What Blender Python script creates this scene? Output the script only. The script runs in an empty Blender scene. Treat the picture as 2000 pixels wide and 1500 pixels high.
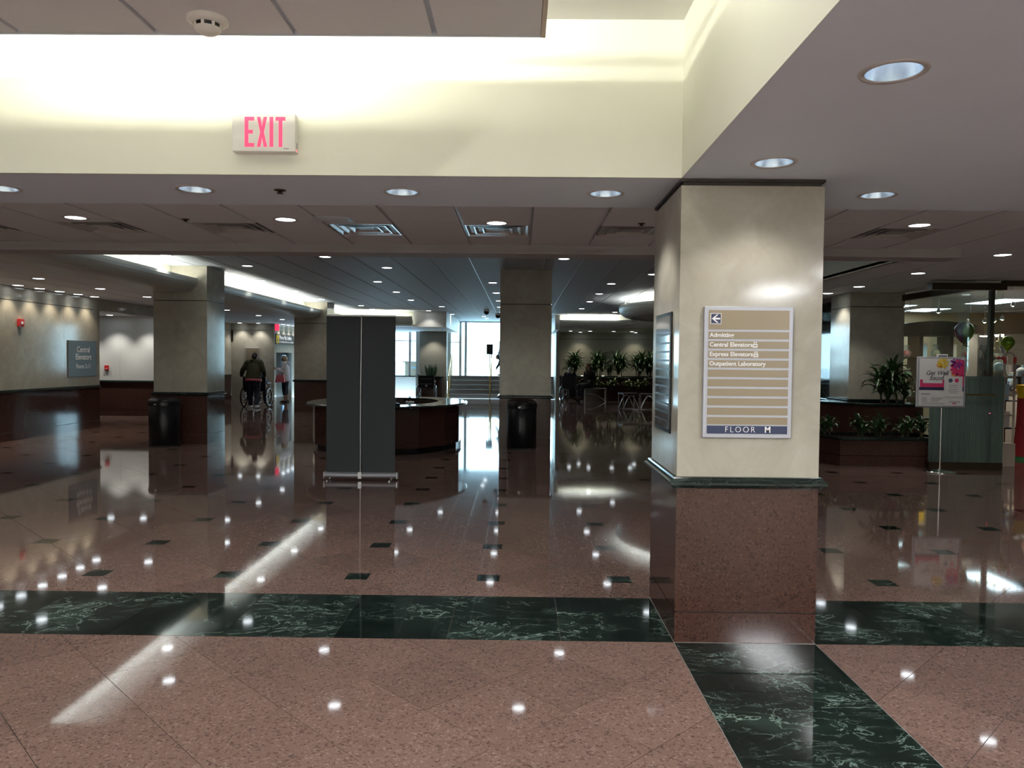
import bpy, bmesh, math, random
from mathutils import Vector, Matrix
random.seed(7)
PI = math.pi
C = bpy.context.scene.collection
sc = bpy.context.scene

# ------------------------------------------------------------------ camera
FPX, HCAM = 1500.0, 1.5
_d = Vector((15, 47, -1500)).normalized()          # world +Y in camera space
_hx = Vector((1, -0.0098, 0))
_up = _hx.cross(_d)
if _up.y < 0: _up = -_up
_up.normalize()
_xr = _d.cross(_up)
R = Matrix((_xr, _d, _up))                          # world = R @ cam
cam_data = bpy.data.cameras.new('camera')
cam_data.sensor_width = 36.0
cam_data.lens = 36.0 * FPX / 2000.0
cam_data.clip_start = 0.05
cam_data.clip_end = 300
cam = bpy.data.objects.new('camera', cam_data)
cam.matrix_world = Matrix.Translation((0, 0, HCAM)) @ R.to_4x4()
C.objects.link(cam)
sc.camera = cam

# ------------------------------------------------------------------ world, exposure
world = bpy.data.worlds.new('daylight')
sc.world = world
world.use_nodes = True
_bg = world.node_tree.nodes['Background']
_bg.inputs[0].default_value = (0.55, 0.80, 1.0, 1)
_bg.inputs[1].default_value = 9.0
sc.view_settings.view_transform = 'Standard'
sc.view_settings.look = 'None'
sc.view_settings.gamma = 1.0
sc.view_settings.exposure = 0.25
sc.view_settings.use_curve_mapping = False
sc.cycles.use_denoising = True
sc.cycles.max_bounces = 6
sc.cycles.diffuse_bounces = 3
sc.cycles.glossy_bounces = 3
sc.cycles.transparent_max_bounces = 8
sc.cycles.use_adaptive_sampling = True
sc.cycles.adaptive_threshold = 0.1
sc.cycles.sample_clamp_indirect = 6.0
sc.cycles.caustics_refractive = False

LAMP_W = 36.0        # watts of a standard downlight

# ------------------------------------------------------------------ materials
def new_mat(name):
    m = bpy.data.materials.new(name)
    m.use_nodes = True
    nt = m.node_tree
    b = nt.nodes['Principled BSDF']
    return m, nt, b

def plain(name, col, rough=0.5, metal=0.0, spec=0.5, var=0.0, scale=30.0, bump=0.0, coat=0.0, alpha=1.0):
    m, nt, b = new_mat(name)
    b.inputs['Base Color'].default_value = (*col, 1)
    b.inputs['Roughness'].default_value = rough
    b.inputs['Metallic'].default_value = metal
    b.inputs['Specular IOR Level'].default_value = spec
    b.inputs['Coat Weight'].default_value = coat
    if var > 0 or bump > 0:
        g = nt.nodes.new('ShaderNodeNewGeometry')
        n = nt.nodes.new('ShaderNodeTexNoise')
        n.inputs['Scale'].default_value = scale
        n.inputs['Detail'].default_value = 3
        nt.links.new(g.outputs['Position'], n.inputs['Vector'])
        if var > 0:
            mx = nt.nodes.new('ShaderNodeMix'); mx.data_type = 'RGBA'
            mx.inputs[6].default_value = (*[c * (1 - var) for c in col], 1)
            mx.inputs[7].default_value = (*[min(1, c * (1 + var)) for c in col], 1)
            nt.links.new(n.outputs['Fac'], mx.inputs[0])
            nt.links.new(mx.outputs[2], b.inputs['Base Color'])
        if bump > 0:
            bp = nt.nodes.new('ShaderNodeBump')
            bp.inputs['Strength'].default_value = bump
            bp.inputs['Distance'].default_value = 0.003
            nt.links.new(n.outputs['Fac'], bp.inputs['Height'])
            nt.links.new(bp.outputs['Normal'], b.inputs['Normal'])
    return m

def ramp(nt, stops):
    r = nt.nodes.new('ShaderNodeValToRGB')
    el = r.color_ramp.elements
    while len(el) < len(stops): el.new(0.5)
    for e, (p, c) in zip(el, stops):
        e.position = p; e.color = (*c, 1)
    return r

def granite(name, base, dark, light, rough=0.05, scale=1.0, tone=0.1, spec=0.5):
    """polished speckled granite; each slab takes a slightly different tone"""
    m, nt, b = new_mat(name)
    L = nt.links.new
    g = nt.nodes.new('ShaderNodeNewGeometry')
    v = nt.nodes.new('ShaderNodeTexVoronoi'); v.inputs['Scale'].default_value = 95 * scale
    n = nt.nodes.new('ShaderNodeTexNoise'); n.inputs['Scale'].default_value = 170 * scale; n.inputs['Detail'].default_value = 2
    n2 = nt.nodes.new('ShaderNodeTexNoise'); n2.inputs['Scale'].default_value = 2.2; n2.inputs['Detail'].default_value = 3
    for t in (v, n, n2): L(g.outputs['Position'], t.inputs['Vector'])
    sep = nt.nodes.new('ShaderNodeSeparateColor'); L(v.outputs['Color'], sep.inputs[0])
    r1 = ramp(nt, [(0.0, dark), (0.10, dark), (0.2, base), (0.85, base), (0.95, light), (1.0, light)])
    L(sep.outputs[0], r1.inputs[0])
    r2 = ramp(nt, [(0.0, dark), (0.34, dark), (0.46, base), (0.62, base), (0.8, light)])
    L(n.outputs['Fac'], r2.inputs[0])
    mx = nt.nodes.new('ShaderNodeMix'); mx.data_type = 'RGBA'; mx.inputs[0].default_value = 0.5
    L(r1.outputs[0], mx.inputs[6]); L(r2.outputs[0], mx.inputs[7])
    oi = nt.nodes.new('ShaderNodeObjectInfo')
    ma = nt.nodes.new('ShaderNodeMath'); ma.operation = 'MULTIPLY_ADD'
    ma.inputs[1].default_value = tone * 2; ma.inputs[2].default_value = 0.86 - tone
    L(oi.outputs['Random'], ma.inputs[0])
    ad = nt.nodes.new('ShaderNodeMath'); ad.operation = 'MULTIPLY_ADD'; ad.inputs[1].default_value = 0.28
    L(n2.outputs['Fac'], ad.inputs[0]); L(ma.outputs[0], ad.inputs[2])
    mul = nt.nodes.new('ShaderNodeVectorMath'); mul.operation = 'SCALE'
    L(mx.outputs[2], mul.inputs[0]); L(ad.outputs[0], mul.inputs['Scale'])
    L(mul.outputs[0], b.inputs['Base Color'])
    b.inputs['Roughness'].default_value = rough
    b.inputs['Specular IOR Level'].default_value = spec
    return m

def marble_dark(name, rough=0.05, vein=1.0):
    m, nt, b = new_mat(name)
    L = nt.links.new
    g = nt.nodes.new('ShaderNodeNewGeometry')
    oi = nt.nodes.new('ShaderNodeObjectInfo')
    off = nt.nodes.new('ShaderNodeVectorMath'); off.operation = 'SCALE'
    off.inputs[0].default_value = (13, 7, 5); L(oi.outputs['Random'], off.inputs['Scale'])
    add = nt.nodes.new('ShaderNodeVectorMath'); add.operation = 'ADD'
    L(g.outputs['Position'], add.inputs[0]); L(off.outputs[0], add.inputs[1])
    st = nt.nodes.new('ShaderNodeVectorMath'); st.operation = 'MULTIPLY'; st.inputs[1].default_value = (1.0, 1.9, 1.5)
    L(add.outputs[0], st.inputs[0])
    def ridge(scale, width, dist, detail):
        n = nt.nodes.new('ShaderNodeTexNoise'); n.inputs['Scale'].default_value = scale; n.inputs['Detail'].default_value = detail
        n.inputs['Distortion'].default_value = dist; n.inputs['Roughness'].default_value = 0.6
        L(st.outputs[0], n.inputs['Vector'])
        q = ramp(nt, [(0.5 - width, (0, 0, 0)), (0.5, (1, 1, 1)), (0.5 + width, (0, 0, 0))])
        L(n.outputs['Fac'], q.inputs[0]); return q
    r1 = ridge(1.7, 0.011, 1.2, 6); r2 = ridge(4.2, 0.014, 0.8, 5)
    n3 = nt.nodes.new('ShaderNodeTexNoise'); n3.inputs['Scale'].default_value = 2.6; n3.inputs['Detail'].default_value = 5
    L(add.outputs[0], n3.inputs['Vector'])
    msk = ramp(nt, [(0.42, (0.05, 0.05, 0.05)), (0.66, (1, 1, 1))]); L(n3.outputs['Fac'], msk.inputs[0])
    mxv = nt.nodes.new('ShaderNodeMath'); mxv.operation = 'MAXIMUM'
    L(r1.outputs[0], mxv.inputs[0])
    hf = nt.nodes.new('ShaderNodeMath'); hf.operation = 'MULTIPLY'; hf.inputs[1].default_value = 0.55
    L(r2.outputs[0], hf.inputs[0]); L(hf.outputs[0], mxv.inputs[1])
    mm = nt.nodes.new('ShaderNodeMath'); mm.operation = 'MULTIPLY'
    L(mxv.outputs[0], mm.inputs[0]); L(msk.outputs[0], mm.inputs[1])
    cl = ramp(nt, [(0.35, (0.004, 0.008, 0.007)), (0.6, (0.009, 0.017, 0.014)), (0.78, (0.03, 0.055, 0.045))])
    L(n3.outputs['Fac'], cl.inputs[0])
    mx = nt.nodes.new('ShaderNodeMix'); mx.data_type = 'RGBA'
    L(mm.outputs[0], mx.inputs[0]); L(cl.outputs[0], mx.inputs[6]); mx.inputs[7].default_value = (0.20 * vein, 0.28 * vein, 0.245 * vein, 1)
    L(mx.outputs[2], b.inputs['Base Color'])
    b.inputs['Roughness'].default_value = rough
    return m

def marble_cream(name):
    m, nt, b = new_mat(name)
    L = nt.links.new
    g = nt.nodes.new('ShaderNodeNewGeometry')
    n = nt.nodes.new('ShaderNodeTexNoise'); n.inputs['Scale'].default_value = 4.5; n.inputs['Detail'].default_value = 8
    n.inputs['Roughness'].default_value = 0.65; n.inputs['Distortion'].default_value = 0.7
    L(g.outputs['Position'], n.inputs['Vector'])
    r = ramp(nt, [(0.25, (0.33, 0.305, 0.245)), (0.5, (0.385, 0.36, 0.295)), (0.62, (0.41, 0.39, 0.325)), (0.8, (0.47, 0.45, 0.40))])
    L(n.outputs['Fac'], r.inputs[0])
    L(r.outputs[0], b.inputs['Base Color'])
    b.inputs['Roughness'].default_value = 0.10
    b.inputs['Specular IOR Level'].default_value = 0.35
    return m

def emit(name, col, strength):
    m, nt, b = new_mat(name)
    b.inputs['Base Color'].default_value = (*col, 1)
    b.inputs['Emission Color'].default_value = (*col, 1)
    b.inputs['Emission Strength'].default_value = strength
    return m

def glass(name, tint=(0.93, 0.98, 0.96), refl=0.12, rough=0.0, milky=0.0, milkcol=(0.5, 0.6, 0.56)):
    m = bpy.data.materials.new(name); m.use_nodes = True
    nt = m.node_tree; nt.nodes.clear(); L = nt.links.new
    out = nt.nodes.new('ShaderNodeOutputMaterial')
    tr = nt.nodes.new('ShaderNodeBsdfTransparent'); tr.inputs[0].default_value = (*tint, 1)
    gl = nt.nodes.new('ShaderNodeBsdfGlossy'); gl.inputs['Roughness'].default_value = rough
    lw = nt.nodes.new('ShaderNodeLayerWeight'); lw.inputs[0].default_value = 0.5
    pw = nt.nodes.new('ShaderNodeMath'); pw.operation = 'POWER'; pw.inputs[1].default_value = 4.0
    L(lw.outputs['Facing'], pw.inputs[0])
    fr = nt.nodes.new('ShaderNodeMath'); fr.operation = 'MULTIPLY_ADD'; fr.inputs[1].default_value = 0.55; fr.inputs[2].default_value = 0.03
    L(pw.outputs[0], fr.inputs[0])
    mx = nt.nodes.new('ShaderNodeMixShader')
    L(fr.outputs[0], mx.inputs[0])
    src = tr
    if milky > 0:
        df = nt.nodes.new('ShaderNodeBsdfDiffuse'); df.inputs[0].default_value = (*milkcol, 1)
        tl = nt.nodes.new('ShaderNodeBsdfTranslucent'); tl.inputs[0].default_value = (*milkcol, 1)
        m0 = nt.nodes.new('ShaderNodeMixShader'); m0.inputs[0].default_value = 0.5
        L(df.outputs[0], m0.inputs[1]); L(tl.outputs[0], m0.inputs[2])
        m1 = nt.nodes.new('ShaderNodeMixShader'); m1.inputs[0].default_value = milky
        L(tr.outputs[0], m1.inputs[1]); L(m0.outputs[0], m1.inputs[2]); src = m1
    L(src.outputs[0], mx.inputs[1]); L(gl.outputs[0], mx.inputs[2])
    L(mx.outputs[0], out.inputs[0])
    return m

M = dict(
    granite=granite('pink_granite_floor', (0.165, 0.106, 0.088), (0.054, 0.034, 0.029), (0.265, 0.185, 0.157), 0.045),
    granite_brown=granite('red_brown_granite', (0.058, 0.027, 0.020), (0.016, 0.008, 0.0065), (0.10, 0.052, 0.04), 0.10, 1.1, 0.03),
    granite_wall=granite('polished_brown_granite', (0.062, 0.028, 0.021), (0.02, 0.01, 0.009), (0.10, 0.048, 0.036), 0.06, 1.0, 0.03, 0.3),
    marble=marble_dark('dark_green_marble'),
    marble_rail=marble_dark('dark_rail_marble', 0.08, 0.22),
    cream=marble_cream('cream_marble'),
    grout=plain('grey_grout', (0.10, 0.085, 0.075), 0.8),
    steel_strip=plain('metal_edge_strip', (0.55, 0.55, 0.52), 0.35, 0.8),
    paint_cream=plain('cream_paint', (0.83, 0.84, 0.71), 0.6, var=0.015, scale=6),
    paint_white=plain('soffit_paint', (0.68, 0.75, 0.84), 0.65, var=0.02, scale=5),
    paint_beam=plain('beam_paint', (0.44, 0.41, 0.40), 0.65, var=0.02, scale=5),
    paint_upper=plain('upper_ceiling_paint', (0.80, 0.80, 0.76), 0.7),
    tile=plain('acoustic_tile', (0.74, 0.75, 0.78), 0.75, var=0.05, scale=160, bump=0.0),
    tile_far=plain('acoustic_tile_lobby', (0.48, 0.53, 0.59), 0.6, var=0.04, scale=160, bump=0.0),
    louvre=plain('sheen_louvre', (0.8, 0.8, 0.82), 0.22, 1.0),
    grid=plain('grid_metal', (0.72, 0.73, 0.75), 0.42, 0.95),
    grey_wall=plain('light_grey_paint', (0.60, 0.60, 0.57), 0.5),
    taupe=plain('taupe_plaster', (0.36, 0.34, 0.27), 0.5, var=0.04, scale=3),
    trough=plain('grey_green_cove_paint', (0.55, 0.57, 0.53), 0.38),
    reveal=plain('dark_reveal', (0.035, 0.026, 0.02), 0.5),
    white_plastic=plain('white_plastic', (0.86, 0.85, 0.80), 0.4),
    trim_white=plain('lamp_trim', (0.50, 0.47, 0.45), 0.4),
    reflector=plain('lamp_reflector', (0.80, 0.90, 1.0), 0.22, 0.85),
    lamp=emit('downlight_lamp', (0.88, 0.95, 1.0), 9.0),
    lamp_near=emit('compact_lamp', (0.85, 0.94, 1.0), 16.0),
    tube=emit('fluorescent_tube', (1.0, 0.96, 0.80), 75.0),
    tube_fill=emit('added_fill_tube', (1.0, 0.97, 0.88), 420.0),  # tube of the fill strips added on the floating panel
    tube_fill_side=emit('added_side_fill_tube', (1.0, 0.98, 0.90), 42.0),  # tube of the fill strips added beside the floating panel
    cove=emit('cove_tube', (1.0, 0.97, 0.88), 40.0),
    exit_red=emit('exit_letters', (0.93, 0.045, 0.13), 0.85),
    led_red=emit('red_led', (1.0, 0.15, 0.2), 1.5),
    black=plain('black_plastic', (0.006, 0.006, 0.007), 0.32, spec=0.3),
    black_cloth=plain('black_fabric', (0.012, 0.012, 0.014), 0.8, var=0.2, scale=60),
    rubber=plain('black_rubber', (0.012, 0.012, 0.012), 0.7),
    chrome=plain('chrome', (0.75, 0.75, 0.76), 0.12, 1.0),
    steel=plain('brushed_steel', (0.55, 0.55, 0.57), 0.35, 0.9),
    silver=plain('silver_frame', (0.42, 0.43, 0.47), 0.4, 0.3),
    bronze_plate=plain('bronze_sign_plate', (0.255, 0.205, 0.135), 0.38, 0.25, var=0.03, scale=8),
    navy=plain('navy_sign', (0.016, 0.026, 0.075), 0.4),
    white=plain('white_lettering', (0.82, 0.82, 0.82), 0.5),
    grey_sign=plain('grey_sign', (0.085, 0.09, 0.088), 0.35),
    sign_dark=plain('dark_glossy_sign', (0.10, 0.10, 0.10), 0.08, 0.0, coat=1.0),
    brass=plain('brass', (0.55, 0.36, 0.13), 0.25, 1.0),
    bronze_dark=plain('dark_bronze', (0.05, 0.034, 0.02), 0.35, 0.5),
    banner=plain('grey_banner', (0.027, 0.037, 0.042), 0.6, var=0.03, scale=4),
    red=plain('red_plastic', (0.5, 0.02, 0.025), 0.4),
    redcloth=plain('red_cloth', (0.34, 0.012, 0.018), 0.7, var=0.1, scale=20),
    pink=plain('pink_cloth', (0.60, 0.13, 0.17), 0.6),
    yellow=plain('yellow_plastic', (0.75, 0.52, 0.02), 0.45),
    green=plain('green_plastic', (0.02, 0.28, 0.08), 0.5),
    wood=plain('dark_walnut', (0.025, 0.015, 0.010), 0.35, var=0.3, scale=14),
    tan=plain('tan_wall', (0.58, 0.42, 0.25), 0.6),
    slat=plain('slatwall', (0.72, 0.60, 0.42), 0.5),
    paper=plain('paper', (0.72, 0.71, 0.70), 0.6),
    ink=plain('grey_print', (0.30, 0.29, 0.30), 0.7),
    ink_dark=plain('dark_print', (0.03, 0.03, 0.05), 0.6),
    soil=plain('soil', (0.025, 0.017, 0.011), 0.9, var=0.3, scale=40),
    leaf=plain('leaf_green', (0.040, 0.082, 0.030), 0.33, var=0.35, scale=8),
    leaf2=plain('leaf_light', (0.085, 0.125, 0.035), 0.35, var=0.35, scale=10),
    stem=plain('plant_stem', (0.09, 0.07, 0.035), 0.8),
    skin=plain('skin', (0.42, 0.23, 0.16), 0.5),
    hair_dark=plain('dark_hair', (0.012, 0.009, 0.008), 0.55, var=0.3, scale=90),
    hair_brown=plain('brown_hair', (0.10, 0.05, 0.026), 0.5, var=0.3, scale=90),
    hair_blond=plain('blond_hair', (0.50, 0.36, 0.20), 0.5, var=0.25, scale=90),
    hair_grey=plain('grey_hair', (0.42, 0.39, 0.34), 0.5, var=0.25, scale=90),
    olive=plain('olive_cloth', (0.040, 0.043, 0.018), 0.85, var=0.2, scale=30),
    hoodie=plain('white_hoodie', (0.62, 0.61, 0.63), 0.85, var=0.08, scale=25),
    navycloth=plain('navy_cloth', (0.012, 0.016, 0.035), 0.8, var=0.2, scale=30),
    denim=plain('blue_denim', (0.07, 0.11, 0.19), 0.8, var=0.2, scale=60),
    scrubs=plain('light_blue_cloth', (0.42, 0.53, 0.64), 0.8),
    glass=glass('clear_glass'),
    frost=glass('ribbed_frosted_glass', (0.55, 0.68, 0.62), rough=0.1, milky=0.55, milkcol=(0.27, 0.35, 0.325)),
    ground=plain('pale_concrete', (0.62, 0.66, 0.68), 0.7, var=0.05, scale=2),
    step=plain('grey_stone_step', (0.20, 0.19, 0.18), 0.25, var=0.15, scale=20),
    cellophane=glass('cellophane', (0.92, 0.96, 0.97), rough=0.08, milky=0.25, milkcol=(0.7, 0.78, 0.8)),
    lightblue=plain('light_blue_card', (0.34, 0.58, 0.80), 0.5),
    purple=plain('purple_foil', (0.16, 0.02, 0.13), 0.12, 0.4),
    greenfoil=plain('green_foil', (0.13, 0.26, 0.015), 0.10, 0.4),
    bluefoil=plain('blue_foil', (0.03, 0.08, 0.45), 0.10, 0.4),
    beige_plastic=plain('beige_plastic', (0.52, 0.44, 0.36), 0.45),
    orange=plain('orange_print', (0.85, 0.30, 0.02), 0.6),
    magenta=plain('magenta_print', (0.62, 0.03, 0.14), 0.6),
    violet=plain('violet_print', (0.20, 0.03, 0.25), 0.6),
    plush=plain('pale_plush', (0.62, 0.55, 0.42), 0.95, var=0.1, scale=60),
    screen=emit('lit_screen', (0.30, 0.62, 0.95), 1.1),
    panel_light=emit('troffer_lens', (0.72, 0.90, 1.0), 7.0),
    fill_panel=emit('added_fill_panel_lens', (0.97, 0.98, 1.0), 62.0),  # lens of the fill panels added behind the camera
    spot_bulb=emit('track_bulb', (1.0, 0.85, 0.58), 30.0),
)

def checker_mat(name, a, b_, scale):
    m, nt, b = new_mat(name)
    g = nt.nodes.new('ShaderNodeNewGeometry')
    ch = nt.nodes.new('ShaderNodeTexChecker'); ch.inputs['Scale'].default_value = scale
    ch.inputs[1].default_value = (*a, 1); ch.inputs[2].default_value = (*b_, 1)
    nt.links.new(g.outputs['Position'], ch.inputs['Vector'])
    nt.links.new(ch.outputs[0], b.inputs['Base Color'])
    b.inputs['Roughness'].default_value = 0.85
    return m
for k_ in ('lamp', 'spot_bulb', 'exit_red', 'led_red', 'screen'): M[k_].cycles.emission_sampling = 'NONE'
M['plaid'] = checker_mat('checked_cloth', (0.016, 0.022, 0.04), (0.06, 0.07, 0.09), 24)
M['shirt_check'] = checker_mat('checked_shirt', (0.10, 0.16, 0.2), (0.6, 0.66, 0.7), 20)

# ------------------------------------------------------------------ mesh helpers
class MB:
    """collects shapes; build() links them as ONE mesh object"""
    def __init__(self): self.v = []; self.f = []; self.s = []; self.mi = []; self.cur = 0
    def add(self, vs, fs, smooth=False):
        o = len(self.v); self.v += [tuple(p) for p in vs]
        for f in fs:
            self.f.append([i + o for i in f]); self.s.append(smooth); self.mi.append(self.cur)
        return self
    def box(self, x0, x1, y0, y1, z0, z1, bev=0.0):
        if bev <= 0:
            vs = [(x, y, z) for z in (z0, z1) for y in (y0, y1) for x in (x0, x1)]
            return self.add(vs, [(0, 2, 3, 1), (4, 5, 7, 6), (0, 1, 5, 4), (2, 6, 7, 3), (0, 4, 6, 2), (1, 3, 7, 5)])
        bm = bmesh.new(); bmesh.ops.create_cube(bm, size=1)
        for w in bm.verts: w.co = Vector(((x0 + x1) / 2 + w.co.x * (x1 - x0), (y0 + y1) / 2 + w.co.y * (y1 - y0), (z0 + z1) / 2 + w.co.z * (z1 - z0)))
        bmesh.ops.bevel(bm, geom=bm.edges[:], offset=bev, segments=2, affect='EDGES', profile=0.5)
        bm.verts.index_update()
        self.add([w.co.copy() for w in bm.verts], [[w.index for w in f.verts] for f in bm.faces]); bm.free()
        return self
    def prism(self, poly, z0, z1):
        n = len(poly)
        vs = [(x, y, z0) for x, y in poly] + [(x, y, z1) for x, y in poly]
        fs = [list(range(n))[::-1], list(range(n, 2 * n))] + [(i, (i + 1) % n, n + (i + 1) % n, n + i) for i in range(n)]
        return self.add(vs, fs)
    def prism_y(self, poly, y0, y1):
        """outline in x,z pushed along y"""
        n = len(poly)
        vs = [(x, y0, z) for x, z in poly] + [(x, y1, z) for x, z in poly]
        fs = [list(range(n)), list(range(n, 2 * n))[::-1]] + [(i, n + i, n + (i + 1) % n, (i + 1) % n) for i in range(n)]
        return self.add(vs, fs)
    def lathe(self, prof, n=24, c=(0, 0, 0), sx=1, sy=1, smooth=True, caps=True):
        vs = []; m = len(prof)
        for r, z in prof:
            for k in range(n):
                a = 2 * PI * k / n
                vs.append((c[0] + r * sx * math.cos(a), c[1] + r * sy * math.sin(a), c[2] + z))
        fs = [(j * n + k, j * n + (k + 1) % n, (j + 1) * n + (k + 1) % n, (j + 1) * n + k) for j in range(m - 1) for k in range(n)]
        self.add(vs, fs, smooth)
        if caps:
            if prof[0][0] > 1e-5: self.add(vs[:n], [list(range(n))[::-1]])
            if prof[-1][0] > 1e-5: self.add(vs[-n:], [list(range(n))])
        return self
    def loft(self, pts, rad, n=12, side=(1, 0, 0), smooth=True):
        """rings of half-width a (along side) and b, along pts"""
        pts = [Vector(p) for p in pts]; vs = []; m = len(pts)
        s0 = Vector(side)
        for i, p in enumerate(pts):
            d = (pts[min(i + 1, m - 1)] - pts[max(i - 1, 0)]).normalized()
            s = s0 - d * s0.dot(d)
            if s.length < 1e-3: s = d.orthogonal()
            s.normalize(); t = d.cross(s)
            a, b = rad[i] if isinstance(rad[i], tuple) else (rad[i], rad[i])
            for k in range(n):
                an = 2 * PI * k / n
                vs.append(p + s * a * math.cos(an) + t * b * math.sin(an))
        fs = [(j * n + k, j * n + (k + 1) % n, (j + 1) * n + (k + 1) % n, (j + 1) * n + k) for j in range(m - 1) for k in range(n)]
        self.add(vs, fs, smooth)
        self.add(vs[:n], [list(range(n))[::-1]]); self.add(vs[-n:], [list(range(n))])
        return self
    def tube(self, pts, r, n=8):
        return self.loft(pts, [r] * len(pts), n, side=(0.3, 0.5, 0.81))
    def ball(self, c, r, n=16, m=10):
        rx, ry, rz = r if isinstance(r, tuple) else (r, r, r)
        prof = [(max(1e-4, math.sin(PI * j / m)), -math.cos(PI * j / m)) for j in range(m + 1)]
        vs = []
        for q, z in prof:
            for k in range(n):
                a = 2 * PI * k / n
                vs.append((c[0] + rx * q * math.cos(a), c[1] + ry * q * math.sin(a), c[2] + rz * z))
        fs = [(j * n + k, j * n + (k + 1) % n, (j + 1) * n + (k + 1) % n, (j + 1) * n + k) for j in range(m) for k in range(n)]
        return self.add(vs, fs, True)
    def torus(self, c, R_, r, axis='x', n=28, m=8):
        vs = []
        for i in range(n):
            a = 2 * PI * i / n
            for j in range(m):
                b = 2 * PI * j / m
                q, w = R_ + r * math.cos(b), r * math.sin(b)
                if axis == 'x': p = (w, q * math.cos(a), q * math.sin(a))
                elif axis == 'y': p = (q * math.cos(a), w, q * math.sin(a))
                else: p = (q * math.cos(a), q * math.sin(a), w)
                vs.append((c[0] + p[0], c[1] + p[1], c[2] + p[2]))
        fs = [(i * m + j, i * m + (j + 1) % m, ((i + 1) % n) * m + (j + 1) % m, ((i + 1) % n) * m + j) for i in range(n) for j in range(m)]
        return self.add(vs, fs, True)
    def mesh(self, name, mats):
        me = bpy.data.meshes.new(name)
        me.from_pydata(self.v, [], self.f)
        for m in (mats if isinstance(mats, (list, tuple)) else [mats]): me.materials.append(M[m] if isinstance(m, str) else m)
        me.polygons.foreach_set('use_smooth', self.s)
        me.polygons.foreach_set('material_index', self.mi)
        bm = bmesh.new(); bm.from_mesh(me)
        bmesh.ops.recalc_face_normals(bm, faces=bm.faces)
        bm.to_mesh(me); bm.free()
        return me
    def build(self, name, mats, parent=None, loc=(0, 0, 0), rotz=0.0):
        return link(name, self.mesh(name, mats), parent, loc, rotz)

def link(name, me, parent=None, loc=(0, 0, 0), rotz=0.0):
    o = bpy.data.objects.new(name, me)
    o.location = loc; o.rotation_euler = (0, 0, rotz)
    if parent is not None: o.parent = parent
    C.objects.link(o)
    return o

def tag(o, label, cat, group=None):
    o['label'] = label; o['category'] = cat
    if group: o['group'] = group
    return o
def thing(name, label, cat, loc=(0, 0, 0), rotz=0.0, group=None):
    o = bpy.data.objects.new(name, None)
    o.empty_display_size = 0.1
    o.location = loc; o.rotation_euler = (0, 0, rotz)
    C.objects.link(o)
    return tag(o, label, cat, group)
def struct(o, label=None):
    o['kind'] = 'structure'
    if label: o['label'] = label
    return o
def box(name, mat, dims, parent=None, bev=0.0):
    return MB().box(*dims, bev=bev).build(name, mat, parent)

def text(name, body, size, mat, parent, x, y, z, xs=1.0, bold=0.0, align='LEFT', spacing=1.0, shear=0.0, extrude=0.001):
    """lettering facing local -Y, baseline at z"""
    cu = bpy.data.curves.new('lettering', 'FONT')
    cu.body = body; cu.size = size; cu.extrude = extrude; cu.offset = bold
    cu.align_x = align; cu.space_character = spacing; cu.shear = shear; cu.resolution_u = 3
    t = bpy.data.objects.new('lettering', cu); C.objects.link(t)
    dg = bpy.context.evaluated_depsgraph_get(); dg.update()
    me = bpy.data.meshes.new_from_object(t.evaluated_get(dg))
    bpy.data.objects.remove(t)
    me.transform(Matrix.Translation((x, y, z)) @ Matrix.Rotation(PI / 2, 4, 'X') @ Matrix.Diagonal((xs, 1, 1, 1)))
    me.materials.clear(); me.materials.append(M[mat])
    me.name = name
    return link(name, me, parent)

def clip(poly, a, b, c):
    """keep a*x + b*y <= c"""
    out = []
    for i in range(len(poly)):
        p, q = poly[i], poly[(i + 1) % len(poly)]
        dp, dq = a * p[0] + b * p[1] - c, a * q[0] + b * q[1] - c
        if dp <= 0: out.append(p)
        if dp * dq < 0:
            t = dp / (dp - dq); out.append((p[0] + t * (q[0] - p[0]), p[1] + t * (q[1] - p[1])))
    return out
def clip_rect(poly, x0, x1, y0, y1):
    for h in ((1, 0, x1), (-1, 0, -x0), (0, 1, y1), (0, -1, -y0)):
        poly = clip(poly, *h)
        if len(poly) < 3: return []
    return poly
def area(poly):
    return abs(sum(poly[i][0] * poly[(i + 1) % len(poly)][1] - poly[(i + 1) % len(poly)][0] * poly[i][1] for i in range(len(poly)))) / 2

# ================================================================== FLOOR
COLX0, COLX1, COLY0, COLY1 = 0.84, 1.59, 4.07, 4.85
floor = struct(box('floor', 'grout', (-14, 14, -4, 29.4, -0.10, -0.004)), 'polished pink granite floor with dark insets and green marble bands')
def pieces(polys, name, mat, limit=300, t=0.012):
    polys = sorted((p for p in polys if len(p) > 2 and area(p) > 4e-4), key=lambda p: (sum(q[0] for q in p) / len(p)) ** 2 + (sum(q[1] for q in p) / len(p)) ** 2)
    def seen(p):
        x, y = sum(q[0] for q in p) / len(p), sum(q[1] for q in p) / len(p)
        return y > 2.0 and abs(x) < 0.72 * y + 0.5
    near = [p for p in polys if seen(p)][:limit]
    ids = set(map(id, near))
    for p in near:
        cx, cy = sum(q[0] for q in p) / len(p), sum(q[1] for q in p) / len(p)
        MB().prism([(x - cx, y - cy) for x, y in p], -t, 0).build(name, mat, floor, (cx, cy, 0))
    rest = MB()
    for p in polys:
        if id(p) not in ids: rest.prism(p, -t, 0)
    if rest.v:
        o = rest.build(name + '_field', mat, floor); o['kind'] = 'stuff'
G = 0.0016
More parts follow.
